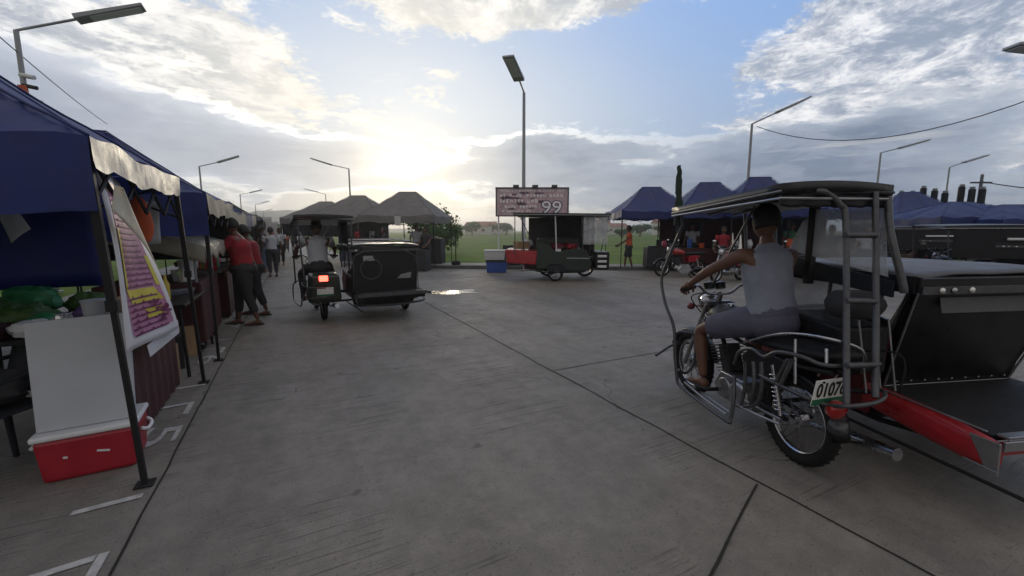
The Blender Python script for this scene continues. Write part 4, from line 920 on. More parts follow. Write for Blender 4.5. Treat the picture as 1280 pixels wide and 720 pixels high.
# ------------------------------------------------------------------ gazebo tents
def tent(loc, w, l, rz, eave, peak, label, mt='blue', ridge=.7, val=.26, vm=None, walls=(), splay=(0,0), group='canopy tents of the market', seed=0, nearval=None, sag=1.25, truss=True, wrinkle=.028, wallw=1.0):
    r=thing('canopy_tent',loc,rz,label,'tent',group)
    N_=26
    def fn(u,v):
        x=(u-.5)*w; y=(v-.5)*l
        m=max(max(0,abs(x)-ridge/2)/(w/2-ridge/2),abs(y)/(l/2)); m=min(m,1.0); h=(1-m)**sag
        wn_=noise.noise(Vector((x*2.2+seed,y*2.2,1)))*wrinkle*2*(.3+m)+noise.noise(Vector((x*9,y*2+seed,m*3)))*wrinkle*.6
        e=-.05*math.sin(math.pi*(u if abs(y)/(l/2)>=m-.02 else v))*(m**3)
        return V(x,y,eave+(peak-eave)*h+wn_*(1-h)+e)
    b=MB(); b.grid(N_,N_,fn); cn=b.build('canopy',M[mt],r,smooth=48)
    b=MB()
    rp=ridge/2
    for a in (-1,1):
        b.tube([fn(.5+a*rp/w+(.5-rp/w)*a*t_,.5)+V(0,0,.004) for t_ in [i/10 for i in range(11)]],.006,5)
        for c in (-1,1): b.tube([fn(.5+a*(rp+(w/2-rp)*t_)/w,.5+c*t_/2)+V(0,0,.005) for t_ in [i/12 for i in range(13)]],.009,5)
    for c in (-1,1): b.tube([fn(.5,.5+c*t_/2)+V(0,0,.004) for t_ in [i/10 for i in range(11)]],.006,5)
    b.tube([fn(.5-rp/w,.5),fn(.5+rp/w,.5)],.010,5)
    b.build('seams',M[mt],cn,smooth=True)
    b=MB(); b.mat(0)
    for si,(a,c) in enumerate((((-1,-1),(1,-1)),((1,-1),(1,1)),((1,1),(-1,1)),((-1,1),(-1,-1)))):
        dp=val if not(nearval and si==0) else nearval
        b.mat(1 if si==1 and vm else 0)
        def vf(u,v,a=a,c=c,dp=dp):
            x=(a[0]+(c[0]-a[0])*u)*w/2; y=(a[1]+(c[1]-a[1])*u)*l/2; t=fn(x/w+.5,y/l+.5)
            o=.012*math.sin(u*23+seed)*v+.02*noise.noise(Vector((u*5+seed,v,si)))*v
            nx,ny=(0,a[1]) if a[1]==c[1] else (a[0],0)
            return V(x+nx*(.006+o),y+ny*(.006+o),t.z-dp*v-(.015*abs(math.sin(u*math.pi*6)) if v>.9 else 0))
        b.grid(24,4,vf)
    b.build('valance',[M[mt],M[vm] if vm else M[mt]],cn,smooth=48)
    for i,(a,c) in enumerate(((-1,-1),(1,-1),(1,1),(-1,1))):
        t=V(a*(w/2-.03),c*(l/2-.03),eave-.02); bt=V(a*(w/2-.03)+splay[0]*(a>0),c*(l/2-.03)+splay[1]*(a>0),.0)
        b=MB(); k=lerp(t,bt,.45)
        d=(bt-t).normalized(); u_,v_=frame_for(d)
        def sq(p,s): return [(p+u_*s*i_+v_*s*j_) for i_,j_ in ((-1,-1),(1,-1),(1,1),(-1,1))]
        b.hexa(sq(t,.019),sq(k,.019)); b.hexa(sq(k-d*.1,.014),sq(bt+V(0,0,.01),.014)); b.box(bt+V(0,0,.008),(.09,.09,.008)); b.box(k,(.052,.052,.06))
        b.build('leg',M['matt_black'],r)
    if truss:
        b=MB()
        for (a,c) in (((-1,-1),(1,-1)),((1,-1),(1,1)),((1,1),(-1,1)),((-1,1),(-1,-1))):
            A=V(a[0]*(w/2-.03),a[1]*(l/2-.03),0); B=V(c[0]*(w/2-.03),c[1]*(l/2-.03),0); n=4
            for i in range(n):
                p=lerp(A,B,i/n); q_=lerp(A,B,(i+1)/n); b.tube([p+V(0,0,eave-.06),q_+V(0,0,eave-.38)],.011,5); b.tube([p+V(0,0,eave-.38),q_+V(0,0,eave-.06)],.011,5)
        b.build('truss',M['matt_black'],r)
    for (side,z0,wm) in walls:
        A,B={'near':((-1,-1),(1,-1)),'right':((1,-1),(1,1)),'far':((1,1),(-1,1)),'left':((-1,1),(-1,-1))}[side]
        if side=='far': A=(2*wallw-1,1)
        b=MB(); b.grid(30,8,lambda u,v: V((A[0]+(B[0]-A[0])*u)*(w/2-.06),(A[1]+(B[1]-A[1])*u)*(l/2-.06),eave-.04-(eave-z0-.04)*v)+V(.02*math.sin(u*17+seed),.02*math.sin(u*13+seed),0)*v); b.build('wall_sheet',M[wm],r,smooth=True,solid=.003)
    return r
tent((-2.37,3.99,0),2.94,1.98,0,2.00,2.82,'blue canopy tent at the left edge with the menu banner on its road side',walls=(('far',1.02,'bluewall'),('left',.9,'bluewall')),splay=(.06,.05),vm='silver_tarp',seed=1,val=.16,nearval=.38,wallw=.80)
tent((-2.27,6.95,0),2.90,2.35,0,1.93,2.68,'second blue tent down the left side, with cream road-side valance',vm='cream',walls=(('left',.8,'dark_canopy'),('far',1.2,'dark_canopy')),seed=2,val=.20,nearval=.46)
LT=[('dark_canopy','cream','third tent down the left side, dark roof with cream edge'),('blue',None,'fourth tent down the left side, blue roof'),('cream','cream','fifth tent down the left side, cream roof'),('dark_canopy',None,'sixth tent down the left side, dark roof'),('grey_canopy',None,'seventh tent down the left side, grey roof'),('blue',None,'eighth tent down the left side, small blue roof'),('cream',None,'ninth tent down the left side, small cream roof'),('dark_canopy',None,'tenth tent down the left side, tiny dark roof before the hill'),('grey_canopy',None,'eleventh and farthest tent down the left side')]
yy=9.8
for i,(m_,v_,lb) in enumerate(LT):
    tent((-2.35-.03*(i%3)*3,yy,0),2.9,2.7,0,1.86+.05*(i%3),2.45+.1*(i%2),lb,mt=m_,vm=v_,walls=(('left',.8,'dark_canopy'),('far',.9,'dark_canopy')),seed=10+i,truss=i<3)
    yy+=3.05 if i<5 else 4.2
AR=math.atan2(CD.y,CD.x)
def tent_at(px,d,w,l,eave,peak,label,mt,**kw):
    p=at(px,290,d); return tent((p.x,p.y,0.12),w,l,kw.pop('rz',AR),eave-.12,peak-.12,label,mt=mt,**kw)
tent_at(511,18.6,3.0,3.0,2.12,3.10,'grey tent just right of the dark tricycle, below the sun','grey_canopy',walls=(('left',.5,'dark_canopy'),),sag=1.1,seed=31)
tent_at(449,21.5,3.4,3.0,2.12,3.12,'middle of the three grey tents, behind the departing tricycle','grey_canopy',walls=(('near',1.1,'dark_canopy'),),sag=1.1,seed=32)
tent_at(409,25.5,3.4,3.0,2.15,3.05,'leftmost of the three grey tents, beyond the departing tricycle','grey_canopy',walls=(('near',1.1,'dark_canopy'),),sag=1.1,seed=33)
tent_at(812,18.2,3.0,3.0,2.25,3.22,'blue tent right of the billboard, behind the person in orange','blue',seed=34,rz=AR+R(4))
tent_at(884,18.0,3.0,3.0,2.25,3.30,'blue tent behind the furled flag of the foreground tricycle','blue',seed=35,walls=(('far',.3,'maroon'),))
tent_at(945,18.0,3.0,3.0,2.25,3.40,'blue tent partly hidden by the foreground tricycle roof','blue',seed=36,walls=(('far',.3,'maroon'),))
tent_at(1010,19.0,3.0,3.0,2.2,3.1,'blue tent behind the plastic curtain of the foreground tricycle','blue',seed=37,walls=(('far',.3,'dark_canopy'),))
tent_at(1132,24.0,3.0,3.0,2.1,3.05,'blue tent just right of the foreground roof, below the capped posts','blue',seed=38,walls=(('far',.3,'dark_canopy'),))
tent_at(1195,22.0,3.6,3.0,1.95,2.5,'wide blue tent under the middle capped posts at right','blue',seed=39,walls=(('far',.3,'dark_canopy'),),sag=1.0)
tent_at(1262,22.0,3.4,3.0,1.85,2.35,'low blue tent near the right edge of the photo','blue',seed=40,walls=(('far',.3,'dark_canopy'),),sag=1.0)
tent_at(1215,32.0,3.4,3.0,2.0,2.6,'small blue tent farthest back at right behind the wide blue tent','blue',seed=41)
# ------------------------------------------------------------------ lamps
def lamp(p, h, arm_end, tip, label, th=.055):
    p=Vector((p.x,p.y,0)); r=thing('street_lamp',p,0,label,'street lamp','street lamps of the lot'); 
    b=MB(); b.tube([V(0,0,0),V(0,0,h)],[th*1.4,th*.9],12); b.lathe([(.0,0),(.17,0),(.17,.02),(.09,.03),(.085,.12)],seg=12); b.build('pole',M['galv'],r,smooth=50)
    a=Vector(arm_end)-p; t=Vector(tip)-p
    b=MB(); b.tube([V(0,0,h-.18),V(0,0,h),a],.030,8); b.build('arm',M['galv'],r,smooth=50)
    d=(t-a).normalized(); s=d.cross(V(0,0,1)).normalized()*.19; n=s.cross(d).normalized()*.055
    b=MB(); b.hexa([a-s-n,a+s-n,a+s+n,a-s+n],[t-s-n*.6,t+s-n*.6,t+s+n*.6,t-s+n*.6]); hd=b.build('lamp_head',M['galv'],r,bevel=.012)
    b=MB(); n2=-n.normalized()*.060 if n.z>0 else n.normalized()*.060
    b.hexa([lerp(a,t,.2)-s*.8+n2,lerp(a,t,.2)+s*.8+n2,lerp(a,t,.2)+s*.8+n2*.8,lerp(a,t,.2)-s*.8+n2*.8],[lerp(a,t,.95)-s*.8+n2,lerp(a,t,.95)+s*.8+n2,lerp(a,t,.95)+s*.8+n2*.8,lerp(a,t,.95)-s*.8+n2*.8]); b.build('led_panel',M['white'],hd)
    return r
LX=-5.3
ords=['tall street lamp with cameras above the nearest blue tent','street lamp second along the left side','street lamp third along the left side','small street lamp fourth along the left side','tiny street lamp farthest along the left side']
for i,((a,b_,c,d_,e,f_)) in enumerate(((20,38,95,24,180,9),(249,208,272,203,299,195),(300,243,312,241,328,237),(319,256,327,254,337,251),(329,265,334,263,341,261))):
    p=plane(a,b_,(LX,0,0),(1,0,0)); lamp(p,p.z,plane(c,d_,(0,p.y,0),(0,1,0)),plane(e,f_,(0,p.y,0),(0,1,0)),ords[i]); 
    if i==0: lamp1=p
hd=Vector((math.sin(YAW),math.cos(YAW),0))
for (tx,ty,ax,ay,ex,ey,dd,lb) in ((436,211,414,206,389,198,34,'street lamp standing left of the sun behind the grey tents'),(407,243,397,240,380,236,60,'small street lamp left of the grey tents, farther down'),(940,155,972,140,1011,122,21.5,'street lamp rising behind the foreground tricycle roof'),(1101,191,1125,185,1160,175,34,'street lamp just right of the foreground tricycle roof'),(1187,209,1205,203,1234,194,43,'street lamp behind the capped posts at right')):
    p=at(tx,ty,dd); lamp(p,p.z,plane(ax,ay,p,hd),plane(ex,ey,p,hd),lb)
p=at(655,116,16.6); lamp(p,p.z,at(649,100,15.6),at(635,70,14.2),'street lamp rising behind the billboard, head pointing at the viewer',th=.06)
p=at(1360,70,17); lamp(p,p.z,plane(1310,63,p,hd),plane(1264,58,p,hd),'street lamp at the right edge, only its head in the photo')
# cameras on the first lamp
cp=Vector((lamp1.x,lamp1.y,0))
for i,(px,py,lb) in enumerate(((30,95,'upper white security camera on the tall lamp above the nearest tent'),(34,108,'dark dome camera in the middle of the tall lamp'),(42,126,'lowest white security camera on the tall lamp'))):
    c=plane(px,py,cp,hd); r=thing('security_camera',(cp.x,cp.y,c.z),0,lb,'camera'); e=c-Vector((cp.x,cp.y,c.z))
    b=MB(); b.tube([V(0,0,0),e*.7],.03,8); b.build('bracket',M['galv'],r,smooth=50)
    b=MB(); b.tube([e*.6+V(-.05,0,.02),e*.6+V(.22,-.12,-.04)],.05 if i!=1 else .045,12); b.build('housing',M['white'] if i!=1 else M['black'],r,smooth=50)
b=MB(); c=plane(26,115,cp,hd); b.box((0,0,0),(.14,.12,.22)); tag(b.build('junction_box',M['orange'],loc=(cp.x+.02,cp.y-.12,c.z),bevel=.01),'orange junction box strapped to the tall lamp above the nearest tent','junction box')
def cable(p,q,sag,label,r=.012):
    b=MB(); b.tube([lerp(p,q,i/16)-V(0,0,4*sag*(i/16)*(1-i/16)) for i in range(17)],r,5); tag(b.build('overhead_cable',M['rubber'],smooth=True),label,'cable')
cable(at(946,158,21.5),at(1420,70,17),1.1,'thin overhead cable running from the lamp behind the tricycle roof to the right edge',.014)
cable(at(-30,20,13),at(134,155,28),.1,'thin overhead cable crossing the grey cloud at upper left',.012)
cable(at(1228,227,40),at(1400,238,34),.2,'low overhead cable running right from the far utility pole',.03)
p=at(1228,218,40); up_=thing('utility_pole',(p.x,p.y,0),0,'utility pole with crossarm behind the blue tents at right','utility pole')
b=MB(); b.tube([V(0,0,0),V(0,0,p.z)],[.12,.08],10); b.build('pole',M['steel'],up_,smooth=True)
b=MB(); b.box((0,0,p.z-.5),(1.3,.1,.1),rot=(0,0,-YAW)); b.build('crossarm',M['steel'],up_)
for i,(px,pt_,pb) in enumerate(((1127,238,249),(1141,238,250),(1155,232,251),(1169,235,250),(1182,238,250),(1203,230,250),(1216,233,250),(1229,233,250))):
    d=25; p=at(px,pt_,d); pl_=at(px,pb,d); names=['first','second','third','fourth','fifth','sixth','seventh','last']
    r=thing('capped_post',(p.x,p.y,0),0,names[i]+' from the left of the dark capped posts above the blue tents','post','capped posts behind the blue tents')
    b=MB(); b.tube([V(0,0,0),V(0,0,pl_.z)],.05,8); b.build('post',M['galv'],r,smooth=50)
    b=MB(); b.lathe([(0,pl_.z-.4),(.11,pl_.z-.4),(.11,p.z-.12),(.08,p.z-.1)],seg=12); b.build('sleeve',M['vinyl'],r,smooth=50)
    b=MB(); b.lathe([(.075,p.z-.14),(.085,p.z-.02),(0,p.z)],seg=12); b.build('cap',M['galv'],r,smooth=50)
# ------------------------------------------------------------------ billboard
pc=at(665,290,16.0); bb=thing('billboard',(pc.x,pc.y,0),-YAW,'pink price billboard on white posts reading 99, left of the blue tents','billboard')
zt=at(665,235,16).z; zb=at(665,270,16).z; hw=1.33; hh=(zt-zb)/2; zc=(zt+zb)/2
M['bbpink']=mat('billboard_print',(.50,.36,.40),.55,var=.35,scale=2.3); M['bbwhite']=mat('billboard_lettering',(.85,.82,.85),.6,var=.05); M['bbdark']=mat('billboard_dark',(.10,.05,.09),.6,var=.2); M['bbnavy']=mat('billboard_navy',(.05,.04,.12),.6,var=.1)
b=MB(); b.box((0,0,zc),(hw*2,.05,hh*2)); pn=b.build('panel',M['bbpink'],bb,bevel=.004)
b=MB()
for (c,s) in (((0,-.01,zt),(hw*2+.06,.07,.05)),((0,-.01,zb),(hw*2+.06,.07,.04)),((-hw,-.01,zc),(.05,.07,hh*2)),((hw,-.01,zc),(.05,.07,hh*2))): b.box(c,s)
b.build('panel_frame',M['steel'],pn)
rg=random.Random(5)
b=MB(); d_=MB()
for row,(z,hgt,x0,x1) in enumerate(((zt-.10,.07,-1.2,1.2),(zt-.27,.10,-1.2,1.15),(zt-.47,.12,-1.2,.25),(zt-.67,.10,-1.15,.15),(zt-.84,.07,-1.1,-.1))):
    if z<zb+.04: continue
    b.box(((x0+x1)/2,-.0275,z),(x1-x0,.0012,hgt*.9)) if False else None
    x=x0
    while x<x1:
        wl=rg.uniform(.06,.11)*(hgt/.1)
        if rg.random()<.82:
            # glyph-like block built from strokes
            for k in range(3): 
                if rg.random()<.8: b.box((x+wl*(.15+.35*k),-.030,z+rg.uniform(-.2,.2)*hgt),(wl*.26,.004,hgt*rg.uniform(.6,1.1)))
            b.box((x+wl*.5,-.030,z+rg.choice((-.45,0,.45))*hgt),(wl*.85,.0045,hgt*.2))
        x+=wl*1.35
for k in range(16): d_.box((rg.uniform(-1.1,.35),-.0265-.0002*k,zt-.16-rg.uniform(0,.62)),(rg.uniform(.1,.4),.003,rg.uniform(.03,.10)))
d_.build('printed_shapes',M['bbdark'],pn); b.build('printed_rows',M['bbwhite'],pn)
for bo,mt_,y_ in ((.035,'bbnavy',-.033),(.004,'bbwhite',-.039)):
    text_mesh('price_numerals','99',.62,M[mt_],Matrix.Translation((.72,y_,zb+.30))@Matrix.Rotation(math.pi/2,4,'X')@Matrix.Diagonal((1.25,1,1,1)),parent=pn,bold=bo)
for x in (-1.25,-.3,1.1):
    b=MB(); b.tube([V(x,.06,0),V(x,.06,zb+.3)],.03,8); b.build('post',M['white'],bb,smooth=50)
for x in (-.6,.1,.8):
    b=MB(); b.box((x,-.1,zt+.06),(.22,.16,.08)); b.tube([V(x,.0,zt),V(x,-.1,zt+.05)],.02,6); b.build('flood_lamp',M['steel'],bb,bevel=.01)
# lot-edge objects
p=gnd(570,331,.12); bp_=thing('bollard_post',(p.x,p.y,.12),0,'thin dark post in a round weight on the sidewalk before the grass','post')
b=MB(); b.tube([V(0,0,0),V(0,0,1.15)],.022,8); b.build('rod',M['matt_black'],bp_,smooth=50)
b=MB(); b.lathe([(0,0),(.17,0),(.19,.06),(.15,.16),(.05,.18),(0,.18)],seg=16); b.build('weight',M['matt_black'],bp_,smooth=50)
def crate(px,py,z0,s,mt,label,name='storage_box',lid=None,rz=0,d=None):
    p=gnd(px,py,z0); r=thing(name,(p.x,p.y,z0),rz,label,name.replace('_',' '))
    b=MB(); w,l,h=s; b.hexa([V(-w*.46,-l*.46,0),V(w*.46,-l*.46,0),V(w*.46,l*.46,0),V(-w*.46,l*.46,0)],[V(-w/2,-l/2,h),V(w/2,-l/2,h),V(w/2,l/2,h),V(-w/2,l/2,h)]); b.build('body',M[mt],r,bevel=.015)
    b=MB(); b.box((0,0,h+.02),(w*1.05,l*1.05,.045)); b.build('lid',M[lid or mt],r,bevel=.012)
    return r
crate(621,340,0,(.75,.55,.38),'bluep','blue storage box on the lot edge under the billboard',lid='dark_canopy',rz=-YAW)
p=gnd(619,340); crate(619,340,0,(.01,.01,.01),'white','x') if False else None
r=thing('foam_box',(p.x,p.y+.02,.445),-YAW,'white foam box stacked on the blue storage box under the billboard','foam box')
b=MB(); b.hexa([V(-.34,-.24,0),V(.34,-.24,0),V(.34,.24,0),V(-.34,.24,0)],[V(-.37,-.27,.30),V(.37,-.27,.30),V(.37,.27,.30),V(-.37,.27,.30)]); b.build('body',M['white'],r,bevel=.02)
b=MB(); b.box((0,0,.33),(.77,.57,.05)); b.build('lid',M['white'],r,bevel=.012)
# ------------------------------------------------------------------ nearest stall: banner, cooler, table, goods
BX=-.90
bt=[plane(119,214,(BX-.07,0,0),(1,0,0)),plane(152,226,(BX-.05,0,0),(1,0,0)),plane(222,409,(BX+.02,0,0),(1,0,0)),plane(163,441,(BX+.02,0,0),(1,0,0))]
def BP(u,v,off=0):
    p=lerp(lerp(bt[0],bt[1],u),lerp(bt[3],bt[2],u),v); return p+V(.018*math.sin(u*5+v*4)+off,0,0)
br=thing('menu_banner',bt[0],0,'long pink and yellow menu banner hanging on the leg of the nearest blue tent','banner')
def BL(u,v,off=0): return BP(u,v,off)-bt[0]
M['bnpink']=mat('banner_pink',(.50,.22,.36),.4,var=.15,transl=.15); M['bnyellow']=mat('banner_yellow',(.55,.48,.06),.4,var=.15); M['bnplum']=mat('banner_plum',(.12,.02,.09),.4,var=.15); M['flapsunlit']=mat('flap_sunlit',(.82,.78,.66),.35,var=.1,transl=.55); M['bnwhite']=mat('banner_white',(.72,.70,.72),.4,var=.05,transl=.15)
b=MB(); b.grid(8,30,lambda u,v: BL(u,v)); sh_=b.build('sheet',M['bnwhite'],br,smooth=True,solid=.003)
b=MB(); b.grid(6,26,lambda u,v: BL(.14+.74*u,.05+.88*v,.004)); b.build('pink_field',M['bnpink'],sh_,smooth=True)
b=MB(); b.grid(4,8,lambda u,v: BL(.14+.60*u+.1*v,.66+.09*v,.007)); b.grid(4,8,lambda u,v: BL(.45+.30*u,.78+.08*v,.007)); b.grid(2,12,lambda u,v: BL(.14+.06*u,.3+.36*v,.007)); b.grid(2,12,lambda u,v: BL(.80+.08*u,.45+.2*v,.007)); b.build('yellow_fields',M['bnyellow'],sh_,smooth=True)
b=MB(); rg=random.Random(3)
for k in range(24):
    v=.10+k*.036
    if .65<v<.70 : continue
    x=.20 if v<.62 else .16
    b.grid(6,1,lambda u,vv,v=v,x=x: BL(x+.58*u,v+.011*vv-.006*u,.010))
    for j in range(3):
        x2=x+.06+.18*j+rg.uniform(0,.05); b.grid(1,1,lambda u,vv,v=v,x2=x2: BL(x2+.03*u,v-.012+.016*vv,.010))
for k in range(22):
    a0,c0=rg.uniform(.55,.82),rg.uniform(.74,.92); w_=rg.uniform(.02,.09)
    b.grid(1,1,lambda u,vv: BL(a0+w_*u,c0+.015*vv,.012))
b.build('printed_rows',M['bnplum'],sh_)
# loose folded flap, sun glow painted in as a brighter warm white
b=MB(); fa=[plane(143,232,(BX+.03,0,0),(1,0,0)),plane(152,236,(BX+.06,0,0),(1,0,0)),plane(197,334,(BX+.07,0,0),(1,0,0)),plane(140,262,(BX+.04,0,0),(1,0,0))]
b.grid(6,8,lambda u,v: lerp(lerp(fa[0],fa[1],u),lerp(fa[3],fa[2],u),v)-bt[0]+V(.02*math.sin(u*3.1),0,0)); b.build('loose_flap',M['flapsunlit'],sh_,smooth=True,solid=.003)
b=MB(); fa2=[plane(184,432,(BX,0,0),(1,0,0)),plane(222,400,(BX-.02,0,0),(1,0,0)),plane(224,416,(BX-.02,0,0),(1,0,0)),plane(188,446,(BX,0,0),(1,0,0))]
b.panel([q-bt[0] for q in fa2],.003); b.build('lower_hem',M['bnwhite'],sh_)
def sheet_at(name,pts,x,label,mt,cat):
    q=[plane(a,c,(0,x,0),(0,1,0)) for a,c in pts]; o=q[0]; b=MB(); b.grid(6,6,lambda u,v: lerp(lerp(q[0],q[1],u),lerp(q[3],q[2],u),v)-o+V(0,.015*math.sin(u*4+v*3),0)); tag(b.build(name,M[mt],loc=o,smooth=True,solid=.004),label,cat)
sheet_at('hanging_sheet',((177,252),(199,251),(201,304),(179,306)),5.0,'white sheet hanging behind the menu banner at the far end of the tent','whiteboard','sheet')
sheet_at('paper_notice',((-8,262),(14,248),(38,286),(14,304)),4.7,'tilted white paper notice pinned to the blue wall of the nearest tent','paper','notice')
# orange bag
p=plane(172,245,(0,4.6,0),(0,1,0)); b=MB(); b.loft([(V(0,0,0),V(.02,0,0),V(0,.02,0)),(V(0,0,-.08),V(.06,0,0),V(0,.05,0)),(V(.01,0,-.26),V(.075,0,0),V(0,.05,0)),(V(.02,0,-.38),V(.03,0,0),V(0,.03,0))],14,sm=4); tag(b.build('hanging_bag',M['orange'],loc=p,smooth=True),'orange bag hanging under the nearest tent edge behind the banner','bag')
# cooler
ck=thing('ice_cooler',(-1.205,3.52,0),R(4),'red ice cooler with pale rim standing open by the nearest tent leg','cooler')
b=MB(); b.hexa([V(-.215,-.16,0),V(.215,-.16,0),V(.215,.16,0),V(-.215,.16,0)],[V(-.235,-.175,.27),V(.235,-.175,.27),V(.235,.175,.27),V(-.235,.175,.27)]); cb=b.build('body',M['redplastic'],ck,bevel=.025)
for x in (-.10,.07):
    b=MB(); b.box((x,-.1705,.15),(.02 if x<0 else .06,.004,.012),rot=(.05,.2,0)); b.build('moulded_mark',M['white'],cb)
b=MB(); b.box((0,0,.285),(.485,.365,.035)); b.build('rim',M['white'],ck,bevel=.012)
for s in (-1,1):
    b=MB(); b.tube([V(s*.24,-.09,.22),V(s*.27,-.06,.20),V(s*.27,.06,.20),V(s*.24,.09,.22)],.012,6,sm=3); b.build('handle',M['white'],ck,smooth=True)
b=MB(); b.hexa([V(-.225,-.11,.305),V(.225,-.11,.305),V(.225,-.075,.305),V(-.225,-.075,.305)],[V(-.235,-.03,.96),V(.24,-.03,.98),V(.24,.0,.98),V(-.235,.0,.96)])
o=b.build('foam_board',M['whiteboard'],loc=(-1.205,3.52,0.0),bevel=.006); o.rotation_euler=(0,0,R(4)); tag(o,'tall white foam board propped upright on the red ice cooler','foam board')
# table with maroon skirt
def table(loc,w,l,h,rz,label,skirt=None,top='wood',skirts=(1,1,1,1),group='stall tables',legm='matt_black'):
    r=thing('stall_table',loc,rz,label,'table',group)
    b=MB(); b.box((0,0,h-.015),(w,l,.03)); b.build('table_top',M[top],r,bevel=.006)
    for a in (-1,1):
        for c in (-1,1):
            b=MB(); b.tube([V(a*(w/2-.06),c*(l/2-.06),h-.03),V(a*(w/2-.03),c*(l/2-.03),0)],.016,8); b.build('leg',M[legm],r,smooth=50)
    if skirt:
        b=MB(); k=0
        for (A,B) in (((-1,-1),(1,-1)),((1,-1),(1,1)),((1,1),(-1,1)),((-1,1),(-1,-1))):
            k+=1
            if not skirts[k-1]: continue
            b.grid(28,5,lambda u,v: V((A[0]+(B[0]-A[0])*u)*(w/2+.008),(A[1]+(B[1]-A[1])*u)*(l/2+.008),h-.002-(h-.03)*v)+V(.010*math.sin(u*40),.010*math.sin(u*37),0)*v)
        b.build('skirt',M[skirt],r,smooth=True)
    return r
table((-1.66,4.38,0),1.18,1.20,.80,0,'long table with maroon skirt under the nearest blue tent','maroon',top='matt_black',skirts=(0,1,0,0))
def bottle(b,h=.26,r=.035): b.lathe([(0,0),(r,0),(r,h*.6),(r*.4,h*.8),(r*.4,h),(0,h)],seg=12)
def jar(b,h=.16,r=.06): b.lathe([(0,0),(r,0),(r*1.05,h*.85),(r*.8,h*.9),(r*.8,h),(0,h)],seg=14)
def bag(b,h=.18,r=.11,sd=0):
    b.ball((0,0,h*.5),(r,r*.8,h*.5),26,18,fn=lambda p,d: p*(1+.30*noise.noise(d*2.2+Vector((sd,sd*.7,0)))+.16*noise.noise(d*6+Vector((sd,0,3)))))
def boxi(b,h=.12,r=.1): b.box((0,0,h/2),(r*2,r*1.4,h))
def tray(b,h=.06,r=.16): 
    b.hexa([V(-r*.9,-r*.6,0),V(r*.9,-r*.6,0),V(r*.9,r*.6,0),V(-r*.9,r*.6,0)],[V(-r,-r*.7,h),V(r,-r*.7,h),V(r,r*.7,h),V(-r,r*.7,h)])
def bucket(b,h=.24,r=.10): b.lathe([(0,0),(r*.8,0),(r,h),(r*1.06,h),(r*1.06,h+.012),(0,h+.012)],seg=18)
def cone_(b,h=.4,r=.09): b.lathe([(0,0),(r,0),(r*.9,.03),(r*.12,h),(0,h)],seg=14)
FN=dict(bottle=bottle,jar=jar,bag=bag,box=boxi,tray=tray,bucket=bucket,cone=cone_)
def good(kind,name,loc,mt,label,rz=0,cat=None,**kw):
    b=MB(); FN[kind](b,**kw); o=b.build(name,M[mt],loc=loc,smooth=45 if kind not in('box','tray') else False,bevel=.004 if kind in('box','tray') else 0); o.rotation_euler=(0,0,rz)
    tag(o,label,cat or name.replace('_',' ')); return o
good('bucket','clear_tub',(-1.25,3.92,.80),'whiteboard','upright pale plastic tub at the near corner of the maroon table',h=.21,r=.075)
for i,(x,y,mt_,lb,rr,h) in enumerate(((-1.75,3.75,'green','large green vegetable bag on the maroon table beside the white bags',.16,.20),(-2.0,3.95,'green','green vegetable bag at the left photo edge on the maroon table',.2,.22),(-1.95,4.4,'greenp','dark green sack at the back of the maroon table',.17,.26),(-1.58,4.3,'green','small green produce bag behind the pale tub',.13,.2))):
    good('bag','produce_bag',(x+.05,y+.35,.80),mt_,lb,h=h,r=rr,sd=i*3)
for i,(x,y,lb) in enumerate(((-1.62,3.55,'crumpled white plastic bag at the front of the maroon table'),(-1.50,3.78,'crumpled white plastic bag touching the pale tub'),(-2.05,3.55,'crumpled white plastic bag at the far left of the maroon table'))):
    o=good('bag','plastic_bag',(x+.05,y+.37,.80),'white',lb,h=.11,r=.12,sd=i*5+1)
good('bag','purple_bag',(-1.36,4.1,.80),'purple','small dark purple bag on the maroon table behind the pale tub',h=.16,r=.08,sd=4)
good('box','red_carton',(-1.85,3.88,.80),'maroon','flat dark red carton on the near side of the maroon table',h=.10,r=.15)
for (k,xy,z,mt_,lb) in LOADS: good(k,'cargo_'+k,(xy[0],xy[1],z),mt_,lb,h=.28 if k=='bag' else .22,r=.2)
# chair
def chair(loc,rz,label,mt='dark_canopy'):
    r=thing('plastic_chair',loc,rz,label,'chair','plastic chairs')
    b=MB(); b.grid(8,8,lambda u,v: V((u-.5)*.42,(v-.5)*.42,.44-.02*math.sin(math.pi*u))); b.build('seat',M[mt],r,smooth=True,solid=.012)
    b=MB(); b.grid(8,8,lambda u,v: V((u-.5)*(.42-.06*v),-.21-.10*v-.03*math.sin(math.pi*u),.46+.40*v)); b.build('backrest',M[mt],r,smooth=True,solid=.012)
    for a in (-1,1):
        for c in (-1,1):
            b=MB(); b.tube([V(a*.19,c*.19,.44),V(a*.22,c*.23,0)],[.022,.016],8); b.build('leg',M[mt],r,smooth=50)
        b=MB(); b.tube([V(a*.20,-.27,.68),V(a*.23,-.05,.66),V(a*.22,.15,.62),V(a*.20,.19,.44)],.014,8,sm=4); b.build('armrest',M[mt],r,smooth=50)
    return r
c1=chair((-1.66,3.58,0),R(150),'dark plastic chair left of the red cooler')
good('bag','chair_bag',(-1.66,3.60,.45),'dark','dark bundle lying on the plastic chair left of the cooler',h=.22,r=.16,sd=9)
o=c1; dup(c1,(-1.75,2.95+.35,0),R(-20),'dark plastic chair tucked close behind the red cooler') if False else None
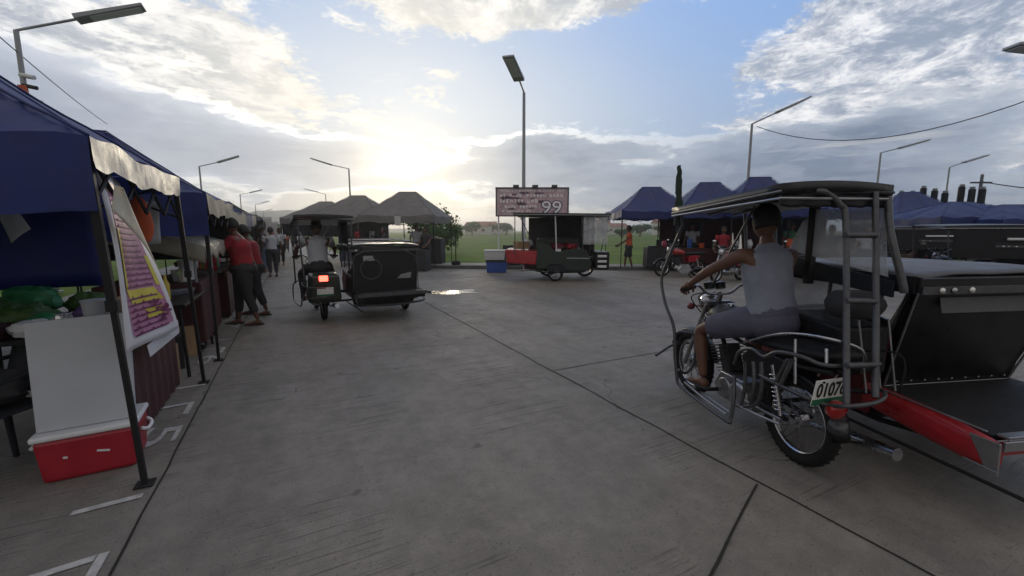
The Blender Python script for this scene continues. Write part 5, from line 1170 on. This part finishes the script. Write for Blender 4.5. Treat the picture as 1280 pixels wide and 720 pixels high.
# second stall: black-legged tables, cream awning cart
table((-1.38,6.0,0),.75,1.5,.76,0,'black-legged folding table of the second left stall',top='vinyl')
ct=thing('food_cart',(-1.52,6.9,0),0,'food cart with low cream awning under the second left tent','food cart')
b=MB(); b.box((0,0,.5),(1.0,1.3,.75)); b.build('counter',M['maroon'],ct,bevel=.02)
b=MB(); b.grid(12,10,lambda u,v: V(-.75+1.35*u,-.85+1.7*v,1.62-.30*u**1.5-.04*math.sin(v*18)*u)); b.grid(12,3,lambda u,v: V(.60+.01*v,-.85+1.7*u,1.32-.04*math.sin(u*18)-.16*v)); b.grid(12,3,lambda u,v: V(-.75+1.35*u,-.85,1.62-.30*u**1.5-.2*v)); b.build('awning',M['cream'],ct,smooth=True,solid=.004)
for a in (-1,1):
    for c in (-1,1):
        b=MB(); b.tube([V(a*.45,c*.6,.1),V(a*.45,c*.6,1.52-.2*(a>0))],.014,8); b.build('post',M['alu'],ct,smooth=50)
for i,c in enumerate((-.45,.45)): wheel(ct,V(.42,c,.16),.16,fine=False)
lb2=[('jar','glass_jar','lens'),('bottle','sauce_bottle','red'),('bottle','sauce_bottle','yellow'),('box','carton_box','brown'),('tray','food_tray','alu'),('jar','glass_jar','pink'),('bucket','plastic_bucket','white')]
cn_={'lens':'clear','red':'red','yellow':'yellow','brown':'brown','alu':'silver','pink':'pink','white':'white','bluep':'blue','greenp':'green','purple':'purple','orange':'orange'}
for i,(k,nm,mt_) in enumerate(lb2):
    good(k,nm,(-1.38+(-.18 if i%2 else .12),5.42+i*.19,.76),mt_,f'{cn_[mt_]} {nm.replace("_"," ")} on the black-legged table of the second left stall',rz=i)
for i,(k,nm,mt_) in enumerate((('jar','glass_jar','lens'),('bucket','plastic_bucket','white'),('bottle','sauce_bottle','orange'),('tray','food_tray','alu'))):
    good(k,nm,(-1.22,6.45+i*.28,.876),mt_,f'{cn_[mt_]} {nm.replace("_"," ")} on the counter of the cream awning cart')
# stalls farther down
words=['third','fourth','fifth','sixth','seventh','eighth']
yy=9.8; rg=random.Random(11)
pool=[('box','carton_box','brown'),('bucket','plastic_bucket','bluep'),('box','carton_box','white'),('bottle','tall_bottle','greenp'),('bag','goods_bag','pink'),('tray','food_tray','alu'),('jar','glass_jar','yellow'),('bag','goods_bag','white'),('box','carton_box','red'),('bucket','plastic_bucket','orange')]
for i in range(6):
    table((-1.45,yy,0),.8,2.2,.78,0,f'table with dark cloth in the {words[i]} left stall',('maroon','dark','jeans')[i%3],top='vinyl')
    for j,(k,nm,mt_) in enumerate(rg.sample(pool,5 if i<3 else 3)):
        kw=dict(h=rg.uniform(.14,.34)) if k!='tray' else {}
        good(k,nm,(-1.45+rg.uniform(-.2,.25),yy-.9+j*(.42 if i<3 else .7),.78),mt_,f'{cn_[mt_]} {nm.replace("_"," ")} on the table of the {words[i]} left stall',rz=rg.uniform(0,3),**kw)
    yy+=3.05 if i<5 else 4.2
# feather banners
for i,(px,pt_,pb,y) in enumerate(((326,271,290,19.0),(337,277,296,24.0),(346,287,300,30.0))):
    p=plane(px,pt_,(0,y,0),(0,1,0)); q=plane(px,pb,(0,y,0),(0,1,0)); r=thing('feather_banner',(p.x,p.y,0),0,['nearest and tallest','middle','farthest and smallest'][i]+' white vertical banner along the left stalls','banner','white vertical banners')
    b=MB(); b.tube([V(0,0,0),V(0,0,p.z)],.015,6); b.build('pole',M['steel'],r)
    b=MB(); b.grid(4,8,lambda u,v: V(.02+.34*u*(1-.3*v),.03*math.sin(v*5),p.z-(p.z-q.z+.3)*v)); b.build('flag',M['paper'],r,smooth=True,solid=.004)
# grey tent stalls
def rel(px,d,z=0): p=at(px,290,d); return (p.x,p.y,z)
table(rel(508,16.4),1.6,.7,.78,AR,'dark counter under the grey tent below the sun',skirt='dark',top='vinyl',)
table(rel(540,18.2,.12),.9,.7,1.05,AR,'tall dark stand at the right side of the grey tent',skirt='dark',top='vinyl')
table(rel(455,20.0,.12),2.0,.7,.8,AR,'counter under the middle grey tent',skirt='jeans',top='vinyl')
for i,(px,d,k,nm,mt_,z) in enumerate(((500,16.4,'tray','food_tray','white',.78),(515,16.4,'bucket','plastic_bucket','white',.78),(508,16.4,'bag','goods_bag','greenp',.78),(543,18.2,'tray','food_tray','alu',1.17))):
    good(k,nm,rel(px,d,z),mt_,f'{cn_[mt_]} {nm.replace("_"," ")} on the {"dark counter" if i<3 else "tall stand"} under the grey tent below the sun')
p=at(497,276,16.2); b=MB(); b.panel([V(-.11,0,-.17),V(.11,0,-.17),V(.11,0,.17),V(-.11,0,.17)],.01); o=b.build('paper_notice',M['paper'],loc=p); o.rotation_euler=(0,0,-YAW); tag(o,'white paper notice hanging from the grey tent below the sun','notice')
# right stalls
for i,(px,lb) in enumerate(((825,'table beside the person in orange'),(885,'table under the tent behind the furled flag'),(945,'table in front of the maroon backdrop, behind the rider'),(1010,'table behind the plastic curtain'))):
    table(rel(px,17.0,.12),2.0 if i else 1.0,.7,.75,AR,lb,skirt=('dark','maroon','dark','dark')[i],top='vinyl')
    for j,(k,nm,mt_) in enumerate(rg.sample(pool,4 if i else 2)):
        p=at(px-22+j*15 if i else px-8+j*14,290,17.0-.1*j); good(k,nm,(p.x,p.y,.87),mt_,f'{cn_[mt_]} {nm.replace("_"," ")} on the {lb}',rz=j,**(dict(h=rg.uniform(.15,.4)) if k!='tray' else {}))
for i,px in enumerate((916,926)):
    p=at(px,290,16.6); good('cone','white_cone',(p.x,p.y,.87),'lens',('left' if i==0 else 'right')+' white pointed display on the stall behind the rider',h=.55,cat='display')
p=at(848,290,17.2); sp_=thing('sign_board',(p.x,p.y,.12),-YAW,'cream sign board hanging in the dark stall right of the orange person','sign')
b=MB(); b.box((0,0,2.0),(.5,.03,.28)); b.build('board',M['cream'],sp_,bevel=.01); b=MB(); b.tube([V(0,0,2.14),V(0,0,2.3)],.01,6); b.build('hanger',M['steel'],sp_)
# ------------------------------------------------------------------ people
p=gnd(785,337); J_=stand(1.68,armL=(.25,.05),armR=(.2,.05),step=.14)
person('person in an orange shirt and dark shorts walking before the blue tents',(p.x,p.y,0),R(50),J_,shirt='orange',pants='dark',sleeves=.55,legs=.95,fine=False,shoes='dark')
J_=stand(1.72,lean=.10,armL=(.40,.04),armR=(.45,.10),step=.16)
person('person in a red shirt bending over the second left stall',(-.72,7.9,0),R(80),J_,shirt='redshirt',pants='dark',sleeves=.6,legs=1.7,shoes='dark',girth=1.3)
J_=stand(1.62,lean=.12,armL=(.15,.0),armR=(.2,.0),step=.15)
person('second red-shirted person standing just behind the bending one',(-.62,8.75,0),R(75),J_,shirt='redshirt',pants='dark',sleeves=.6,legs=1.7,fine=False,shoes='dark')
specs=[(345,15.8,-.62,'pale','lightshirt','dark','person in a pale shirt walking in the lane beside the left stalls',R(10)),(322,13.2,-1.05,'','greenshirt','jeans','person in a green shirt at the fourth left stall',R(90)),
 (0,17.5,-.95,'','dark','jeans','person in a dark shirt at the fifth left stall',R(80)),(0,21,-.5,'','lightshirt','dark','person in a light shirt far down the lane',R(180)),(0,24,-.9,'','redshirt','dark','small distant person in red by the left stalls',R(40)),(0,28,.1,'','dark','dark','small distant person in black in the middle of the lane',R(170)),(0,33,-.4,'','orange','dark','tiny distant person in orange down the lane',R(0))]
for i,(px,Y,X_,_,s_,pn,lb,rz) in enumerate(specs):
    person(lb,(X_,Y,0),rz,stand(1.6+.04*(i%3),armL=(.1+.05*(i%3),.03),armR=(.05,.05),step=.10*(i%2)),shirt=s_,pants=pn,sleeves=.6,legs=1.8,fine=False,girth=.95)
for i,(px,d,s_,lb) in enumerate(((905,16.2,'redshirt','person in red behind the table with the maroon backdrop'),(462,18.6,'lightshirt','person in a light shirt under the middle grey tent'),(533,16.6,'dark','dark-shirted person beside the grey tent below the sun'),(866,17.9,'lightshirt','person in a light shirt under the tent behind the furled flag'),(990,17.8,'greenshirt','person in green beyond the plastic curtain'))):
    p=at(px,290,d); person(lb,(p.x,p.y,.12 if d>16.8 else 0),R(150)-YAW,stand(1.62,armL=(.25,.02),armR=(.2,.02)),shirt=s_,pants='dark',sleeves=.6,legs=1.8,fine=False,girth=.95)
# ------------------------------------------------------------------ trees, houses far away
def tree(loc,h,cr,label,n=900,leaf=.14,seed=0,trunk=.35,group='trees beyond the field'):
    rg=random.Random(seed); r=thing('broadleaf_tree',loc,rg.uniform(0,6),label,'tree',group)
    b=MB(); b.tube([V(0,0,-.1),V(.1,0,h*trunk),V(.0,.1,h*.75)],[cr*.09,cr*.03],8,sm=3)
    cl_=[]
    for k in range(9):
        a=rg.uniform(0,6.28); z=h*(trunk+.1+rg.random()*(.8-trunk)); q=V(math.cos(a)*cr*rg.uniform(.3,.75),math.sin(a)*cr*rg.uniform(.3,.75),z); cl_.append((q,cr*rg.uniform(.28,.5)))
        b.tube([V(.05,.05,h*trunk*.9),lerp(V(0,0,h*trunk),q,.6)+V(0,0,.1),q],[cr*.04,cr*.012],5,sm=2)
    cl_.append((V(0,0,h*.85),cr*.45))
    b.build('trunk',M['wood'],r,smooth=True)
    c=MB()
    for k in range(n):
        q,rr=rg.choice(cl_); d=Vector((rg.gauss(0,1),rg.gauss(0,1),rg.gauss(0,.8))).normalized(); p_=q+d*rr*(rg.random()**.4)
        u=Vector((rg.gauss(0,1),rg.gauss(0,1),rg.gauss(0,1))).normalized(); v=u.cross(d).normalized() if abs(u.dot(d))<.95 else Vector((1,0,0)); s=leaf*rg.uniform(.6,1.4)
        c.add([p_-u*s,p_+v*s*.6,p_+u*s,p_-v*s*.6],[(0,1,2,3)])
    c.build('crown',M['green'],r)
    return r
p=at(552,300,30); tree((p.x,p.y,-.06),2.6,1.7,'bushy tree just right of the grey tent below the sun',n=2000,leaf=.09,seed=2,trunk=.15)
p=at(528,300,27); tree((p.x,p.y,-.06),2.9,1.9,'bushy tree behind the grey tent below the sun',n=2200,leaf=.10,seed=3,trunk=.15)
t0=tree((*at(350,290,95).xy,-.06),6.0,4.0,'tree at the end of the lane below the hill',n=1500,leaf=.35,seed=4)
t0.scale=(.8,.8,.45)
names=['first','second','third','fourth','fifth','sixth','seventh','eighth','ninth','tenth','eleventh','twelfth','thirteenth','fourteenth','fifteenth','sixteenth']
rg=random.Random(8)
for i,(px,d) in enumerate(((318,110),(332,120),(366,105),(380,118),(395,100),(410,122),(572,150),(590,130),(612,160),(633,140),(730,120),(752,140),(778,90),(800,110),(828,130),(855,95))):
    p=at(px,290,d); o=dup(t0,(p.x,p.y,-.06),rg.uniform(0,6),names[i]+' from the left among the copied-size trees on the horizon'.replace('copied-size ','low ')); o.scale=[rg.uniform(.55,.85)*d/110]*2+[rg.uniform(.32,.55)*d/110]
def house(px,d,w,l,h,label):
    p=at(px,290,d); r=thing('house',(p.x,p.y,-.06),-YAW+rg.uniform(-.3,.3),label,'house','houses across the field')
    b=MB(); b.box((0,0,h/2),(w,l,h)); wl=b.build('wall',M['house'],r)
    b=MB(); b.prism([(-l/2-.4,h),(l/2+.4,h),(0,h+1.5)],lambda a,z,x: V(x,a,z),-w/2-.3,w/2+.3); b.build('roof',M['roofm'],r)
    for k in range(3):
        b=MB(); b.box((-w/3+k*w/3,-l/2-.02,h*.55),(w*.14,.08,h*.3)); b.build('window',M['glassdark'],r)
for i,(px,d,w) in enumerate(((598,150,8),(606,190,10),(622,170,7),(742,150,9),(768,180,9),(835,160,10),(848,190,8))):
    house(px,d,w,6,3.0+(i%2),names[i]+' pale house from the left on the far side of the grass')

# hanging goods and clutter in the nearer left stalls
hg=[('bag','hanging_bag','white','white bag hanging under the second left tent near its front corner',(-1.15,6.3,1.55)),('bag','hanging_bag','red','red bag hanging under the second left tent above the table',(-1.3,7.3,1.5)),('bag','hanging_bag','dark','black bag hanging from the third left tent',(-1.1,9.0,1.45)),('bag','hanging_bag','pink','pink bag hanging from the third left tent beside the black bag',(-1.15,9.7,1.45)),('bag','hanging_bag','lightshirt','pale shirt bundle hanging in the fourth left tent',(-1.1,12.3,1.4)),('bag','hanging_bag','yellow','yellow bag hanging in the fourth left tent',(-1.15,13.2,1.4))]
for i,(k,nm,mt_,lb,l_) in enumerate(hg): good(k,nm,l_,mt_,lb,h=.30,r=.09,sd=i*2,cat='bag')
for i,(x,y,h,r_,mt_,lb) in enumerate(((-1.75,5.5,.55,.22,'bluep','tall blue drum on the ground behind the black-legged table'),(-1.85,6.0,.45,.22,'white','white bucket on the ground behind the black-legged table'),(-1.5,7.95,.5,.2,'greenp','green bin on the ground past the cream awning cart'))):
    good('bucket','plastic_bucket',(x,y,0),mt_,lb,h=h,r=r_)
for i,(x,y,mt_,lb) in enumerate(((-1.35,5.15,'brown','brown carton on the ground under the black-legged table, nearest end'),(-1.4,5.75,'dark','black carton on the ground under the middle of the black-legged table'),(-1.4,6.25,'brown','brown carton on the ground under the far end of the black-legged table'))):
    good('box','floor_carton',(x,y,0),mt_,lb,h=.36,r=.24,rz=i*.2)
# clutter of the right-hand lot
q4=gnd(1245,345); dup(t4,(q4.x,q4.y,0),R(-62),'black covered tricycle in the second row at the right edge')
for i,(px,d,mt_,lb) in enumerate(((1040,15.5,'dark','dark-shirted person standing beyond the ladder of the foreground tricycle'),(1085,17.0,'lightshirt','person in a light shirt beyond the ladder, under the blue tents'))):
    p=at(px,290,d); person(lb,(p.x,p.y,0),R(140)-YAW,stand(1.64,armL=(.2,.02),armR=(.15,.02)),shirt=mt_,pants='dark',sleeves=.6,legs=1.8,fine=False,girth=.95)
q5=gnd(1010,352); dup(mo,(q5.x,q5.y,0),R(60),'parked motorcycle seen through the plastic curtain')
q6=gnd(1075,350); dup(mo,(q6.x,q6.y,0),R(40),'parked motorcycle seen between the ladder rails')

for i,(px,d,mt_,h_,r_,lb) in enumerate(((478,17.6,'dark',.9,.35,'tall dark carton stack left of the counter under the grey tent below the sun'),(492,17.9,'brown',.6,.32,'brown carton beside the dark stack under the grey tent'),(468,21.0,'maroon',1.0,.4,'maroon box on the ground under the middle grey tent'),(440,21.5,'dark',1.1,.4,'tall dark box under the middle grey tent behind the departing tricycle'),(528,19.5,'dark',1.0,.35,'tall dark box at the back of the grey tent below the sun'),(640,16.9,'dark',.8,.3,'dark box behind the blue storage box under the billboard'),(836,18.5,'dark',1.0,.4,'tall dark box at the back of the tent behind the person in orange'),(850,17.6,'purple',.7,.3,'dark purple box beside the motorcycle with the red tank'))):
    p=at(px,290,d); good('box','stacked_carton',(p.x,p.y,.12),mt_,lb,rz=-YAW+.1*i,h=h_,r=r_)
for i,(px,d,s_,lb) in enumerate(((480,16.9,'dark','dark-shirted person at the left end of the counter below the sun'),(450,19.2,'redshirt','person in red under the middle grey tent'),(520,17.9,'lightshirt','person in a light shirt behind the counter below the sun'))):
    p=at(px,290,d); person(lb,(p.x,p.y,.12 if d>16.9 else 0),R(120+40*i)-YAW,stand(1.6,armL=(.25,.02),armR=(.1,.02)),shirt=s_,pants='dark',sleeves=.6,legs=1.8,fine=False,girth=.95)

for i,(x,y,mt_,h,r_,lb) in enumerate(((-1.30,4.10,'yellow',.09,.09,'yellow produce bag on the maroon table behind the pale tub'),(-1.42,3.90,'lens',.14,.06,'clear bag beside the pale tub on the maroon table'),(-1.55,4.0,'greenp',.13,.10,'dark green leafy bundle in the middle of the maroon table'),(-1.75,4.3,'yellow',.12,.10,'yellow bag among the green vegetable bags'),(-1.30,4.55,'brown',.16,.09,'brown bag at the far road-side corner of the maroon table'))):
    good('bag','small_bag',(x,y,.80),mt_,lb,h=h,r=r_,sd=i*7+2)
# ------------------------------------------------------------------ evening haze
b=MB(); b.box((0,420,24),(1700,1100,54)); hzo=b.build('haze',None if False else M['paper'])
hm=bpy.data.materials.new('haze_air'); hm.use_nodes=True; N=hm.node_tree.nodes; L=hm.node_tree.links; N.clear()
pv=N.new('ShaderNodeVolumePrincipled'); pv.inputs['Color'].default_value=(.92,.93,.95,1); pv.inputs['Density'].default_value=.0013; pv.inputs['Anisotropy'].default_value=.72
oo=N.new('ShaderNodeOutputMaterial'); L.new(pv.outputs[0],oo.inputs['Volume']); hzo.data.materials.clear(); hzo.data.materials.append(hm); tag(hzo,kind='stuff')
vs=sc.view_settings; sc.view_settings.view_transform='Standard'; vs.look='None'; vs.exposure=0.0; vs.gamma=1; vs.use_curve_mapping=False
sc.render.engine='CYCLES'; cy=sc.cycles; cy.max_bounces=6; cy.diffuse_bounces=3; cy.glossy_bounces=3; cy.transmission_bounces=4; cy.transparent_max_bounces=8
cy.volume_bounces=0
